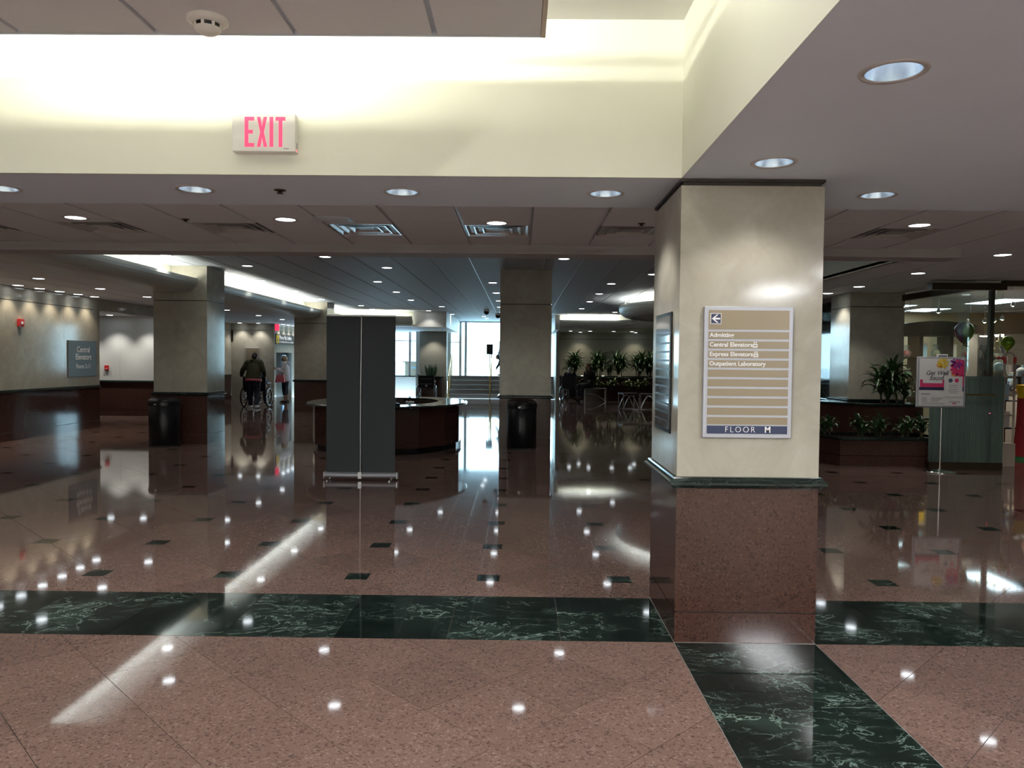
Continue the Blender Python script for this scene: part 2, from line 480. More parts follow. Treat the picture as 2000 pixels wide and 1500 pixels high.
# near field: diagonal slabs
near_polys = []
S = 0.617
for zone in ((-9, COLX0 - 0.004, -3.9, COLY0 - 0.004), (COLX1 + 0.004, 10, -3.9, COLY0 - 0.004)):
    for i in range(-30, 40):
        for j in range(-30, 40):
            cx, cy = ((1.30 + S * i) + (-5.17 + S * j)) / 2, ((1.30 + S * i) - (-5.17 + S * j)) / 2
            h = S / 2 - G * 1.4
            p = clip_rect([(cx + h, cy), (cx, cy + h), (cx - h, cy), (cx, cy - h)], *zone)
            if p: near_polys.append(p)
pieces(near_polys, 'floor_tile', 'granite', 220)
# marble bands
band = []
for k in range(-16, 18):
    x0 = -0.376 + 0.612 * k
    band.append(clip_rect([(x0 + G, COLY0), (x0 + 0.612 - G, COLY0), (x0 + 0.612 - G, 4.822), (x0 + G, 4.822)], -9, COLX0 - 0.003, 0, 9))
    band.append(clip_rect([(x0 + G, COLY0), (x0 + 0.612 - G, COLY0), (x0 + 0.612 - G, 4.822), (x0 + G, 4.822)], COLX1 + 0.003, 10, 0, 9))
for k in range(12):
    y1 = COLY0 - 0.006 - 0.6 * k
    band.append([(COLX0, y1 - 0.6 + G), (COLX1, y1 - 0.6 + G), (COLX1, y1 - G), (COLX0, y1 - G)])
pieces(band, 'marble_slab', 'marble')
# lobby field: clipped diagonal slabs with dark square insets
PX, X0, Y0 = 0.9, -0.2, 5.235
HI = 0.078
far_polys, insets = [], []
for i in range(-11, 12):
    for j in range(-1, 28):
        x, y = X0 + PX * i, Y0 + PX * 0.985 * j
        py = PX * 0.985
        insets.append(clip_rect([(x - HI + G, y - HI + G), (x + HI - G, y - HI + G), (x + HI - G, y + HI - G), (x - HI + G, y + HI - G)], -13, 13, 4.825, 29.4))
        hx, hy = PX / 2 - G * 1.4, py / 2 - G * 1.4
        a = [(x + PX / 2 + hx, y), (x + PX / 2, y + hy), (x + PX / 2 - hx, y), (x + PX / 2, y - hy)]
        a = clip_rect(a, x + HI, x + PX - HI, 4.825, 29.4)
        if a: far_polys.append(a)
        b = [(x + hx, y + py / 2), (x, y + py / 2 + hy), (x - hx, y + py / 2), (x, y + py / 2 - hy)]
        b = clip_rect(b, -14, 14, max(4.825, y + HI), min(29.4, y + py - HI))
        if b: far_polys.append(b)
pieces(far_polys, 'floor_tile', 'granite', 80)
pieces(insets, 'inset_tile', 'marble', 300, 0.013)
# thin metal strips round the pillar foot
for d in ((COLX0 - 0.003, COLX0, -3.9, 4.85), (COLX1, COLX1 + 0.003, -3.9, 4.85), (COLX0, COLX1, 4.064, 4.070)):
    box('edge_strip', 'steel_strip', (*d, -0.01, 0.0006), floor)

# ================================================================== CEILINGS
ZS, ZT, ZH, ZU, ZC = 2.46, 2.70, 3.05, 3.28, 2.94       # soffit, low tile, lobby tile, upper paint, floating panel
def plate_hole(mb, x0, x1, y0, y1, cx, cy, r, z, n=32):
    """flat plate with one round hole"""
    ang = sorted(set([2 * PI * k / n for k in range(n)] + [math.atan2(y - cy, x - cx) % (2 * PI) for x in (x0, x1) for y in (y0, y1)]))
    inn, out = [], []
    for a in ang:
        c, s = math.cos(a), math.sin(a)
        t = min([(x1 - cx) / c if c > 1e-9 else ((x0 - cx) / c if c < -1e-9 else 1e9), (y1 - cy) / s if s > 1e-9 else ((y0 - cy) / s if s < -1e-9 else 1e9)])
        inn.append((cx + r * c, cy + r * s, z)); out.append((cx + t * c, cy + t * s, z))
    k = len(ang)
    mb.add(inn + out, [(i, (i + 1) % k, k + (i + 1) % k, k + i) for i in range(k)])
SOFF_L = [(-5.35, 4.44), (-4.17, 4.44), (-3.0, 4.43), (-1.871, 4.42), (-0.687, 4.45), (0.484, 4.448)]
SOFF_R = [(1.215, 0.25), (1.22, 1.40), (1.22, 2.57), (1.212, 3.735), (2.031, 4.43), (3.2, 4.43), (4.37, 4.43)]
RH = 0.088
mb = MB()
xs = [-9.0] + [(SOFF_L[i][0] + SOFF_L[i + 1][0]) / 2 for i in range(5)] + [COLX0]
for (cx, cy), a, b in zip(SOFF_L, xs, xs[1:]): plate_hole(mb, a, b, COLY0, COLY1, cx, cy, RH, ZS)
ys = [-4.0, 0.85, 2.0, 3.15, COLY0]
for (cx, cy), a, b in zip(SOFF_R[:4], ys, ys[1:]): plate_hole(mb, COLX0, 1.6, a, b, cx, cy, RH, ZS)
mb.add([(1.6, -4, ZS), (11, -4, ZS), (11, COLY0, ZS), (1.6, COLY0, ZS)], [(0, 1, 2, 3)])
mb.add([(COLX0, COLY0, ZS), (1.6, COLY0, ZS), (1.6, COLY1, ZS), (COLX0, COLY1, ZS)], [(0, 1, 2, 3)])
xs = [1.6, 2.6, 3.8, 5.0]
for (cx, cy), a, b in zip(SOFF_R[4:], xs, xs[1:]): plate_hole(mb, a, b, COLY0, COLY1, cx, cy, RH, ZS)
mb.add([(5, COLY0, ZS), (11, COLY0, ZS), (11, COLY1, ZS), (5, COLY1, ZS)], [(0, 1, 2, 3)])
mb.add([(-9, COLY1, ZS), (11, COLY1, ZS), (11, COLY1, ZT + 0.1), (-9, COLY1, ZT + 0.1)], [(0, 1, 2, 3)])     # rear face
struct(mb.build('ceiling_soffit', 'paint_white'), 'painted dropped soffit running along the bulkhead and over the right aisle')
struct(box('wall_bulkhead', 'paint_cream', (-9, COLX0, COLY0, COLY0 + 0.05, ZS + 0.003, ZU + 0.02)), 'cream bulkhead above the soffit behind the exit sign')
struct(box('wall_bulkhead_side', 'paint_cream', (COLX0, COLX0 + 0.05, -4, COLY0 + 0.05, ZS + 0.003, ZU + 0.02)), 'cream side of the raised ceiling recess')
struct(box('ceiling_upper', 'paint_upper', (-9, COLX0 + 0.05, -4, COLY0 + 0.05, ZU, ZU + 0.05)), 'raised painted ceiling above the floating panel')
struct(box('trim_1', 'reveal', (COLX0 - 0.004, COLX1 + 0.004, COLY0 - 0.004, COLY1 + 0.004, ZS - 0.016, ZS - 0.002)), 'dark shadow gap at the top of the sign pillar')

def tile_ceiling(name, x0, x1, y0, y1, z, gx, px, ly, mat, label, skip=(), gap=0.026, thick=0.02, yoff=0.0):
    """slab with lay-in tiles hanging below it; the joints run away from the camera"""
    root = struct(box(name, 'grid', (x0, x1, y0, y1, z + thick - 0.004, z + thick + 0.03)), label)
    k0 = math.floor((x0 - gx) / px) - 1
    cache = {}
    made = 0; rest = MB()
    todo = []
    for k in range(k0, k0 + int((x1 - x0) / px) + 4):
        a, b = max(x0, gx + k * px + gap / 2), min(x1, gx + (k + 1) * px - gap / 2)
        if b - a < 0.03: continue
        y = y0 - yoff
        while y < y1:
            c, d = max(y0, y + 0.001), min(y1, y + ly - 0.001)
            y += ly
            if d - c < 0.03: continue
            todo.append((a, b, c, d))
    todo.sort(key=lambda t: (t[0] + t[1]) ** 2 / 4 + (t[2] + t[3]) ** 2 / 4)
    for a, b, c, d in todo:
        if any(abs((a + b) / 2 - sx) < 0.2 and c < sy < d for sx, sy in skip):
            sy = [q for q in skip if abs((a + b) / 2 - q[0]) < 0.2 and c < q[1] < d][0][1]
            parts = [(c, sy - 0.3), (sy + 0.3, d)]
        else: parts = [(c, d)]
        for c2, d2 in parts:
            if d2 - c2 < 0.02: continue
            w, l = round(b - a, 4), round(d2 - c2, 4)
            if made < 300:
                if (w, l) not in cache: cache[(w, l)] = MB().box(-w / 2, w / 2, -l / 2, l / 2, 0, thick).mesh('ceiling_tile', mat)
                link('ceiling_tile', cache[(w, l)], root, ((a + b) / 2, (c2 + d2) / 2, z)); made += 1
            else: rest.box(a, b, c2, d2, z, z + thick)
    if rest.v:
        o = rest.build('ceiling_tile_field', mat, root); o['kind'] = 'stuff'
    return root

GX = 0.092; PXC = 0.615
VENTS = [(GX + PXC * (k + 0.5), 7.2) for k in (-7, -5, -3, -1, 1, 5, -9)]
tile_ceiling('ceiling', -9, 11, COLY1, 8.10, ZT, GX, PXC, 1.22, 'tile', 'pinkish acoustic tile ceiling behind the soffit', skip=VENTS, yoff=0.6)
tile_ceiling('ceiling_right', 4.397, 11, 8.1, 11.2, ZT, GX, PXC, 1.22, 'tile', 'acoustic tile ceiling before the gift shop')
tile_ceiling('ceiling_right_rear', 4.397, 6.5, 11.2, 20, ZT, GX, PXC, 1.22, 'tile', 'acoustic tile ceiling over the planter')
tile_ceiling('ceiling_left', -12, -6.22, 8.4, 30, ZT, GX, PXC, 1.22, 'tile', 'acoustic tile ceiling beside the left cove')
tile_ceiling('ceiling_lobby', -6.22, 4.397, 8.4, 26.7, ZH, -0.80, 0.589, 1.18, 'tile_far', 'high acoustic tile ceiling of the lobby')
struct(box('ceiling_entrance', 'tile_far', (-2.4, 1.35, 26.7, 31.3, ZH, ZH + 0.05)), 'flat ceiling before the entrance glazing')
struct(box('ceiling_low_left', 'paint_white', (-6.22, -3.465, 25.05, 30.2, 2.55, 2.60)), 'low painted ceiling before the ramp window')
struct(box('ceiling_low_right', 'trough', (1.35, 9, 26.35, 31.4, 2.63, 2.68)), 'low ceiling over the palm planter')
# beam between low and lobby ceilings
beam = struct(MB().box(-12, 4.6, 8.1, 8.42, 2.61, ZH + 0.06).build('trim_2', 'paint_beam'), 'painted beam between the low and the high tile ceilings')
box('beam_lip', 'paint_beam', (-12, 3.5, 8.075, 8.1, 2.61, 2.635), beam)
# coves of the lobby: left side
def trough_profile():
    pts = [(-6.22, 2.60), (-5.93, 2.60)]
    for k in range(9):
        a = -PI / 2 + (PI / 2 + 0.15) * k / 8
        pts.append((-5.84 + 0.34 * math.cos(a), 2.80 + 0.20 * math.sin(a)))
    pts += [(-5.535, 2.845), (-5.56, 2.80), (-5.66, 2.70), (-5.80, 2.655), (-6.22, 2.655)]
    return pts
TP = trough_profile()
for i, (a, b) in enumerate(((8.42, 13.1), (13.88, 21.3), (22.1, 25.0))):
    t = struct(MB().prism_y(TP, a, b).build('trim_cove_%d' % (i + 1), 'trough'), 'half-round light cove along the left edge of the lobby ceiling, %s' % ('nearest stretch', 'middle stretch', 'far stretch')[i])
    box('cove_tube', 'cove', (-5.90, -5.86, a + 0.15, b - 0.15, 2.675, 2.70), t)
struct(box('wall_cove', 'paint_cream', (-6.27, -5.96, 8.42, 25.0, 2.66, ZH + 0.02)), 'cream upstand above the left light cove')
# front cove of the right lounge
t = struct(MB().prism([(1.35, 26.35), (3.35, 26.35), (4.9, 24.6), (9, 24.6), (9, 26.7), (1.35, 26.7)], 2.63, 2.70).build('trim_cove_4', 'trough'), 'light cove shelf in front of the palm lounge')
def lip(path, name, par):
    mb = MB()
    prof = [(0.0, 2.63)] + [(0.30 * math.cos(-PI / 2 + (PI / 2 + .2) * k / 7), 2.92 + 0.29 * math.sin(-PI / 2 + (PI / 2 + .0) * k / 7) - .06) for k in range(8)] + [(0.27, 2.87), (0.2, 2.79), (0.0, 2.72)]
    n = len(prof); vs = []
    for i, p in enumerate(path):
        q0, q1 = Vector(path[max(0, i - 1)]), Vector(path[min(len(path) - 1, i + 1)])
        d = (q1 - q0).normalized(); nr = Vector((d.y, -d.x))
        if par == -1: nr = -nr
        for r, z in prof: vs.append((p[0] + nr.x * r, p[1] + nr.y * r, z))
    fs = [(i * n + k, i * n + (k + 1) % n, (i + 1) * n + (k + 1) % n, (i + 1) * n + k) for i in range(len(path) - 1) for k in range(n)]
    mb.add(vs, fs, True)
    mb.add(vs[:n], [list(range(n))]); mb.add(vs[-n:], [list(range(n))[::-1]])
    return mb
lip([(1.35, 26.35), (3.35, 26.35), (4.9, 24.6), (6.5, 24.6)], '', 1).build('cove_lip', 'trough', t)
box('cove_tube', 'cove', (1.5, 3.4, 26.52, 26.55, 2.72, 2.75), t)
box('cove_back', 'paint_cream', (1.35, 9, 26.7, 26.74, 2.63, ZH + 0.05), t)
# round drum
dc = Vector((5.2, 19.0)); dr = 2.45
drum = struct(MB().prism([(dc.x + dr * math.cos(2 * PI * k / 48), dc.y + dr * math.sin(2 * PI * k / 48)) for k in range(48)], 2.63, 2.72).build('ceiling_drum', 'trough'), 'round dropped ceiling drum at the right of the lobby')
lip([(dc.x + dr * math.cos(2 * PI * k / 48), dc.y + dr * math.sin(2 * PI * k / 48)) for k in range(49)], '', 1).build('drum_lip', 'trough', drum)
MB().lathe([(2.2, 2.72), (2.2, ZH)], 48, (dc.x, dc.y, 0), caps=False).build('drum_upstand', 'paint_cream', drum)
MB().torus((dc.x, dc.y, 2.76), 2.36, 0.02, 'z', 24, 3).build('cove_tube', 'cove', drum)
for k in range(8):
    a = PI * 0.6 + k * 0.2
    MB().tube([(dc.x + 2.6 * math.cos(a), dc.y + 2.6 * math.sin(a), 2.9), (dc.x + 2.6 * math.cos(a), dc.y + 2.6 * math.sin(a), ZH)], 0.008).build('hanger_rod', 'trim_white', drum)
# boxes at the ends of the entrance bay
struct(box('trim_3', 'grey_wall', (-3.46, -2.4, 25.0, 30.2, 2.545, ZH + 0.05)), 'grey boxed soffit left of the entrance bay')
struct(box('trim_4', 'grey_wall', (1.2, 1.36, 26.3, 31.3, 2.55, ZH + 0.05)), 'grey boxed soffit right of the entrance bay')
t = struct(MB().prism([(-6.22, 24.6), (-3.46, 24.6), (-3.46, 25.0), (-6.22, 25.0)], 2.55, 2.62).build('trim_cove_5', 'trough'), 'light cove across the far left of the lobby ceiling')
lip([(-6.22, 24.9), (-3.46, 24.9)], '', 1).build('cove_lip', 'trough', t)
box('cove_back', 'paint_cream', (-6.22, -3.46, 25.0, 25.04, 2.60, ZH + 0.05), t)
box('cove_tube', 'cove', (-6.0, -3.6, 24.93, 24.96, 2.74, 2.77), t)

# floating panel over the near area
cloud = struct(box('ceiling_panel', 'paint_white', (-9, 0.10, -4, 3.475, ZC + 0.02, ZC + 0.05)), 'floating tile panel below the raised ceiling')
for k in range(-15, 2):
    for j in range(4):
        x1 = min(-0.391 + 0.6185 * (k + 1) - 0.012, 0.078); x0 = max(-0.391 + 0.6185 * k + 0.012, -9)
        y1 = 3.455 - 1.6 * j
        if x1 - x0 > 0.05 and y1 - 1.597 > -4: MB().box(x0, x1, y1 - 1.597, y1, ZC, ZC + 0.02).build('ceiling_tile', 'tile', cloud)
box('edge_trim', 'beige_plastic', (0.08, 0.10, -4, 3.475, ZC - 0.002, ZC + 0.05), cloud)
box('edge_trim', 'paint_white', (-9, 0.10, 3.457, 3.475, ZC - 0.001, ZC + 0.05), cloud)
t = thing('strip_light', 'fluorescent strip lying on top of the floating panel, washing the bulkhead', 'light', (-1.7, 3.30, ZC + 0.05))
box('tray', 'white_plastic', (-0.95, 0.95, -0.06, 0.06, 0, 0.04), t)
MB().tube([(-0.92, 0.0, 0.07), (0.92, 0.0, 0.07)], 0.019, 6).build('tube', 'tube', t)
t = thing('strip_light', 'fluorescent strip further right on top of the floating panel', 'light', (-0.35, 2.6, ZC + 0.05))
box('tray', 'white_plastic', (-0.3, 0.3, -0.06, 0.06, 0, 0.04), t)
MB().tube([(-0.28, 0.0, 0.07), (0.28, 0.0, 0.07)], 0.016, 6).build('tube', 'tube', t)

for x, y, rz, nme in ((-2.9, 1.9, 0, 'middle row, left'), (-1.3, 1.9, 0, 'middle row, right'), (-2.0, 0.2, 0, 'further back')):  # unseen strips added to bounce soft fill off the upper ceiling
    t = thing('strip_light', 'added unseen fill strip on top of the floating panel, ' + nme, 'light', (x, y, ZC + 0.05), rz)
    box('tray', 'white_plastic', (-0.62, 0.62, -0.06, 0.06, 0, 0.04), t)
    MB().tube([(-0.6, 0.0, 0.07), (0.6, 0.0, 0.07)], 0.016, 6).build('tube', 'tube_fill', t)
for y, nme in ((2.35, 'nearer the bulkhead'), (0.6, 'rear')):  # unseen strips added to brighten the right bulkhead and its side
    t = thing('strip_light', 'added unseen fill strip under the raised ceiling right of the floating panel, ' + nme, 'light', (0.46, y, ZU), PI / 2)
    box('tray', 'white_plastic', (-0.62, 0.62, -0.05, 0.05, -0.03, 0), t)
    MB().tube([(-0.6, 0.0, -0.05), (0.6, 0.0, -0.05)], 0.016, 6).build('tube', 'tube_fill_side', t)
# ================================================================== WALLS
def clad_wall(name, a, b, y0, zt, label, rail=True, upper='cream', lower='granite_wall', rotz=0.0, org=(0, 0, 0), panels=1.22, back=0.2, groove=2.45):
    """wall along local x from a to b, facing local -Y; granite dado, marble rail, stone panels above"""
    w = struct(box(name, 'reveal', (a, b, 0.012, back, 0, zt)), label)
    w.location = org; w.rotation_euler = (0, 0, rotz)
    n = max(1, round((b - a) / panels)); s = (b - a) / n
    for k in range(n):
        x0, x1 = a + s * k + 0.001, a + s * (k + 1) - 0.001
        if lower:
            box('dado_panel', lower, (x0, x1, 0, 0.012, 0.155, 0.84), w)
            box('base_panel', lower, (x0, x1, -0.004, 0.012, 0, 0.148), w)
        box('stone_panel', upper, (x0, x1, 0, 0.012, 0.885 if lower else 0, min(groove, zt)), w)
        if zt > groove + 0.02: box('top_panel', upper, (x0, x1, 0, 0.012, groove + 0.014, zt), w)
    if lower and rail: rail_mesh([(a, 0), (b, 0)]).build('chair_rail', 'marble_rail', w)
    return w
def rail_mesh(path, closed=False):
    """moulded marble rail standing out to the right-hand side of the path"""
    prof = [(0, 0.832), (0.018, 0.832), (0.030, 0.838), (0.037, 0.850), (0.037, 0.862), (0.030, 0.873), (0.020, 0.877), (0.020, 0.881), (0.016, 0.889), (0, 0.891)]
    n = len(prof); m = len(path); vs = []
    for i in range(m):
        p = Vector(path[i])
        if closed: d0, d1 = (p - Vector(path[i - 1])).normalized(), (Vector(path[(i + 1) % m]) - p).normalized()
        else:
            d0 = (p - Vector(path[i - 1])).normalized() if i else None
            d1 = (Vector(path[i + 1]) - p).normalized() if i < m - 1 else None
            d0 = d0 or d1; d1 = d1 or d0
        n0, n1 = Vector((d0.y, -d0.x)), Vector((d1.y, -d1.x))
        nn = (n0 + n1); nn = nn / max(0.3, nn.dot(n0))
        for r, z in prof: vs.append((p.x + nn.x * r, p.y + nn.y * r, z))
    mb = MB(); cnt = m if closed else m - 1
    fs = [(i * n + k, i * n + k + 1, ((i + 1) % m) * n + k + 1, ((i + 1) % m) * n + k) for i in range(cnt) for k in range(n - 1)]
    mb.add(vs, fs, False)
    if not closed: mb.add(vs[:n], [list(range(n))]); mb.add(vs[-n:], [list(range(n))[::-1]])
    return mb

clad_wall('wall_left', -4, 16.1, 0, ZT, 'cream stone wall with dark granite dado carrying the Central Elevators sign', rotz=PI / 2, org=(-8.85, 0, 0))
struct(box('trim_5', 'cream', (-9.05, -8.85, 16.1, 22.2, 2.45, ZT)), 'stone header over the elevator lobby opening')
clad_wall('wall_elevator_lobby', -13.5, -8.85, 0, 2.5, 'pale grey wall with dado in the elevator lobby', upper='grey_wall', org=(0, 19.15, 0), groove=9)
struct(box('ceiling_elevator_lobby', 'paint_upper', (-13.5, -9.05, 15.9, 19.3, 2.5, 2.55)), 'low ceiling of the elevator lobby')
struct(box('wall_elevator_front', 'cream', (-13.5, -8.86, 15.9, 16.08, 0, 2.7)), 'return wall of the elevator lobby')
clad_wall('wall_corridor', 19.15, 22.0, 0, ZT, 'stone wall behind the left pillar', rotz=PI / 2, org=(-8.85, 0, 0))
clad_wall('wall_niche', 22.0, 27.2, 0, ZT, 'stone wall of the recess before the directory', rotz=PI / 2, org=(-10.25, 0, 0))
t = clad_wall('wall_directory', -10.25, -8.72, 0, ZT, 'cream wall with a small directory behind the wheelchair pusher', back=0.15, lower=None, rail=False, org=(0, 27.2, 0), panels=1.6)
box('dark_panel', 'black', (-10.25, -10.18, -0.01, 0.0, 2.05, 2.45), t)
# pay-station wall (door opening from y 27.45 to 29.2)
t = struct(box('wall_pay_station', 'cream', (-8.92, -8.72, 29.3, 30, 0, ZT)), 'cream wall with the dark pay station doorway')
box('pier', 'cream', (-8.92, -8.712, 27.19, 27.42, 0, 2.45), t)
box('lintel', 'cream', (-8.92, -8.712, 27.425, 29.3, 1.68, 2.44), t)
box('top_panel', 'cream', (-8.92, -8.712, 27.19, 30, 2.455, ZT), t)
d = struct(MB().box(-8.95, -8.90, 27.42, 29.3, 0, 1.68).build('door_1', 'black'), 'dark pay station doorway')
box('screen', 'screen', (-8.90, -8.86, 28.75, 29.05, 0.25, 1.60), d)

# closing walls out of the picture; added roof and outer walls block daylight
struct(box('ceiling_roof', 'paint_upper', (-14.2, 14.2, -4.2, 31.4, 3.45, 3.6)), 'added roof slab above the hung ceilings, keeping daylight out')
struct(box('wall_outer_left', 'paint_cream', (-14.2, -14.0, -4.2, 30.1, 0, 3.5)), 'added outer wall far left, keeping daylight out')
struct(box('wall_outer_right', 'paint_cream', (14.0, 14.2, -4.2, 31.4, 0, 3.5)), 'added outer wall far right, keeping daylight out')
struct(box('wall_outer_back', 'paint_cream', (-14.2, 14.2, -4.3, -4.1, 0, 3.5)), 'added outer wall behind the camera, keeping daylight out')
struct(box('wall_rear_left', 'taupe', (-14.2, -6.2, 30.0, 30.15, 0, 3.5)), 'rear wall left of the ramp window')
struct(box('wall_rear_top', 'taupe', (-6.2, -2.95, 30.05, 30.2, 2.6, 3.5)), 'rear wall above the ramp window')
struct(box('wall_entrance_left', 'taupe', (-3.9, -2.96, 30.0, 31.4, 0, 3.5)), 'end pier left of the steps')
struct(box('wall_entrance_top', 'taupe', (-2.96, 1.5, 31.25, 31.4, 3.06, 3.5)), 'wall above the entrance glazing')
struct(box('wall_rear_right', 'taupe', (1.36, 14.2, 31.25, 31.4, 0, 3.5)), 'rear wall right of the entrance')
struct(box('wall_fascia', 'paint_cream', (4.397, 4.45, 8.42, 24.6, ZT, ZH + 0.05)), 'cream fascia between the high lobby ceiling and the right aisle ceiling')
struct(box('wall_back', 'paint_cream', (-9, 11, -4.1, -4, 0, 3.3)), 'plain wall behind the camera')
struct(box('wall_right', 'paint_cream', (10.95, 11.1, -4, 11.0, 0, 2.75)), 'plain wall far right')
struct(box('wall_right_rear', 'taupe', (9.0, 9.1, 19.2, 31.5, 0, 3.1)), 'far right lounge wall')
struct(box('wall_shop_flank', 'marble', (6.15, 6.3, 14.6, 19.2, 0, ZT)), 'dark marble pier beyond the planter')

# ================================================================== FAR END
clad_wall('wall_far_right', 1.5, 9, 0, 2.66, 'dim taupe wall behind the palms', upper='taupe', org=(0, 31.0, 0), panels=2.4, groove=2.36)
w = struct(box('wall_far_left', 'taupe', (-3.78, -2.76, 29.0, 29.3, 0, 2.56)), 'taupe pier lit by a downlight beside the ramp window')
box('side_pier', 'grey_wall', (-3.98, -3.80, 29.4, 29.9, 0, 2.56), w)
# ramp window with parapet under it
w = struct(MB().box(-6.2, -3.94, 30.0, 30.08, 0, 0.82).build('wall_ramp', 'grey_wall'), 'pale low wall under the ramp window')
box('sill', 'black', (-6.2, -3.94, 29.95, 30.0, 0.80, 0.84), w)
w = struct(MB().box(-6.2, -3.94, 30.02, 30.06, 2.56, 2.64).box(-4.0, -3.94, 30.0, 30.08, 0.84, 2.6).box(-6.2, -6.1, 30.0, 30.08, 0.84, 2.6).build('window_1', 'steel'), 'daylit ramp window')
box('mullion', 'steel', (-4.34, -4.25, 30.01, 30.07, 0.84, 2.58), w)
box('transom', 'steel', (-6.2, -3.94, 30.02, 30.06, 2.18, 2.22), w)
for a, b in ((-6.1, -4.34), (-4.25, -4.0)):
    box('pane', 'glass', (a, b, 30.035, 30.043, 0.84, 2.18), w); box('pane', 'glass', (a, b, 30.035, 30.043, 2.22, 2.57), w)
# entrance glazing
w = struct(MB().box(-2.95, -2.80, 31.25, 31.40, 0.85, ZH).box(-2.8, 1.36, 31.28, 31.36, ZH - 0.05, ZH).build('window_2', 'steel'), 'blown-out entrance glazing above the steps')
for x in (-2.42, -2.20, 0.2): box('mullion', 'steel', (x - 0.05, x + 0.05, 31.28, 31.36, 0.85, ZH - 0.05), w)
box('transom', 'steel', (-2.8, -2.42, 31.3, 31.34, 2.18, 2.22), w)
for a, b in ((-2.8, -2.47), (-2.37, -2.25), (-2.15, 0.15), (0.25, 1.36)): box('pane', 'glass', (a, b, 31.315, 31.323, 0.85, ZH - 0.05), w)
struct(box('wall_entrance_right', 'taupe', (1.36, 1.5, 28.8, 31.4, 0, 2.7)), 'end pier right of the steps')
# steps
st = thing('stairs', 'grey stone steps rising to the bright entrance', 'stairs', (-0.75, 29.45, 0))
for k in range(5):
    MB().box(-2.05, 2.1, 0.31 * k, 0.31 * (k + 1) + (1.4 if k == 4 else 0), 0, 0.17 * (k + 1) - 0.03).build('riser', 'step', st)
    MB().box(-2.05, 2.1, 0.31 * k - 0.03, 0.31 * (k + 1) + (1.4 if k == 4 else 0), 0.17 * (k + 1) - 0.03, 0.17 * (k + 1), 0.006).build('tread', 'step', st)
for name, x, lab in (('handrail', -2.72, 'brass handrail at the left of the entrance steps'), ('handrail', -1.13, 'brass handrail in the middle of the entrance steps, before the column')):
    h = thing(name, lab, 'handrail', (x, 29.4, 0))
    MB().tube([(0, -0.05, 0), (0, -0.05, 0.9)], 0.024).build('post', 'brass', h)
    MB().tube([(0, 0.62, 0.34), (0, 0.62, 1.30)], 0.024).build('post', 'brass', h)
    MB().tube([(0, 1.3, 0.85), (0, 1.3, 1.72)], 0.024).build('post', 'brass', h)
    MB().tube([(0, -0.25, 0.86), (0, -0.05, 0.90), (0, 1.3, 1.72), (0, 1.55, 1.72)], 0.022).build('top_rail', 'brass', h)
# outside
struct(box('ground_outside', 'ground', (-30, 30, 31.4, 90, 0.6, 0.84)), 'pale paving outside the glazing')
struct(box('ground_ramp', 'ground', (-12, -3.3, 30.1, 31.4, 0.3, 0.78)), 'pale ramp outside the left window')
o = thing('parapet', 'white parapet wall with a metal rail outside the ramp window', 'wall', (-6.5, 35.0, 0.84))
box('wall', 'ground', (-4, 3.2, 0, 0.25, 0, 0.55), o)
MB().tube([(-4, 0.1, 0.78), (3.2, 0.1, 0.9)], 0.03).build('rail', 'steel', o)
o = thing('ticket_kiosk', 'small beige kiosk box seen through the ramp window', 'kiosk', (-4.35, 31.0, 0.78))
box('body', 'beige_plastic', (-0.28, 0.28, 0, 0.4, 0, 0.58), o); box('lid', 'steel', (-0.38, 0.38, -0.05, 0.45, 0.58, 0.62), o)
box('notice', 'lightblue', (-0.05, 0.2, -0.006, 0, 0.33, 0.40), o)
o = thing('canopy_column', 'pale blue-white canopy column outside the entrance glazing', 'column', (-2.9, 40.0, 0.84))
MB().lathe([(0.4, 0), (0.4, 0.2), (0.3, 0.25), (0.3, 5.0)], 24).build('shaft', 'ground', o)

# ================================================================== COLUMNS
def column(name, label, x0, x1, y0, y1, ztop, base='granite_wall', groove=2.45):
    c = thing(name, label, 'column', ((x0 + x1) / 2, (y0 + y1) / 2, 0))
    w, d = (x1 - x0) / 2, (y1 - y0) / 2
    box('core', 'reveal', (-w + 0.012, w - 0.012, -d + 0.012, d - 0.012, 0, ztop), c)
    zs = [(0.0, 0.160, base, 'base_panel'), (0.168, 0.84, base, 'dado_panel'), (0.885, min(groove, ztop - 0.02), 'cream', 'stone_panel')]
    if ztop > groove + 0.1: zs.append((groove + 0.014, ztop, 'cream', 'top_panel'))
    for z0, z1, m, nm in zs:
        for dims in ((-w, w, -d, -d + 0.012), (-w, w, d - 0.012, d), (-w, -w + 0.012, -d + 0.0125, d - 0.0125), (w - 0.012, w, -d + 0.0125, d - 0.0125)):
            box(nm, m, (*dims, z0, z1), c)
    rail_mesh([(-w, -d), (w, -d), (w, d), (-w, d)], True).build('chair_rail', 'marble_rail', c)
    return c
column('pillar', 'near stone pillar carrying the floor directory, granite base and dark marble rail', COLX0, COLX1, COLY0, COLY1, ZS - 0.016, 'granite_brown', 9)
column('pillar', 'left lobby pillar with a black bin against it, cove ending on its face', -6.27, -5.35, 13.1, 13.88, ZH)
column('pillar', 'middle lobby pillar standing before the entrance steps', -0.345, 0.545, 13.25, 14.05, ZH)
column('pillar', 'distant pillar partly hidden by the grey banner', -6.27, -5.35, 21.3, 22.1, ZH)
column('pillar', 'pillar behind the planter next to the gift shop', 5.59, 6.51, 13.1, 13.9, ZT)

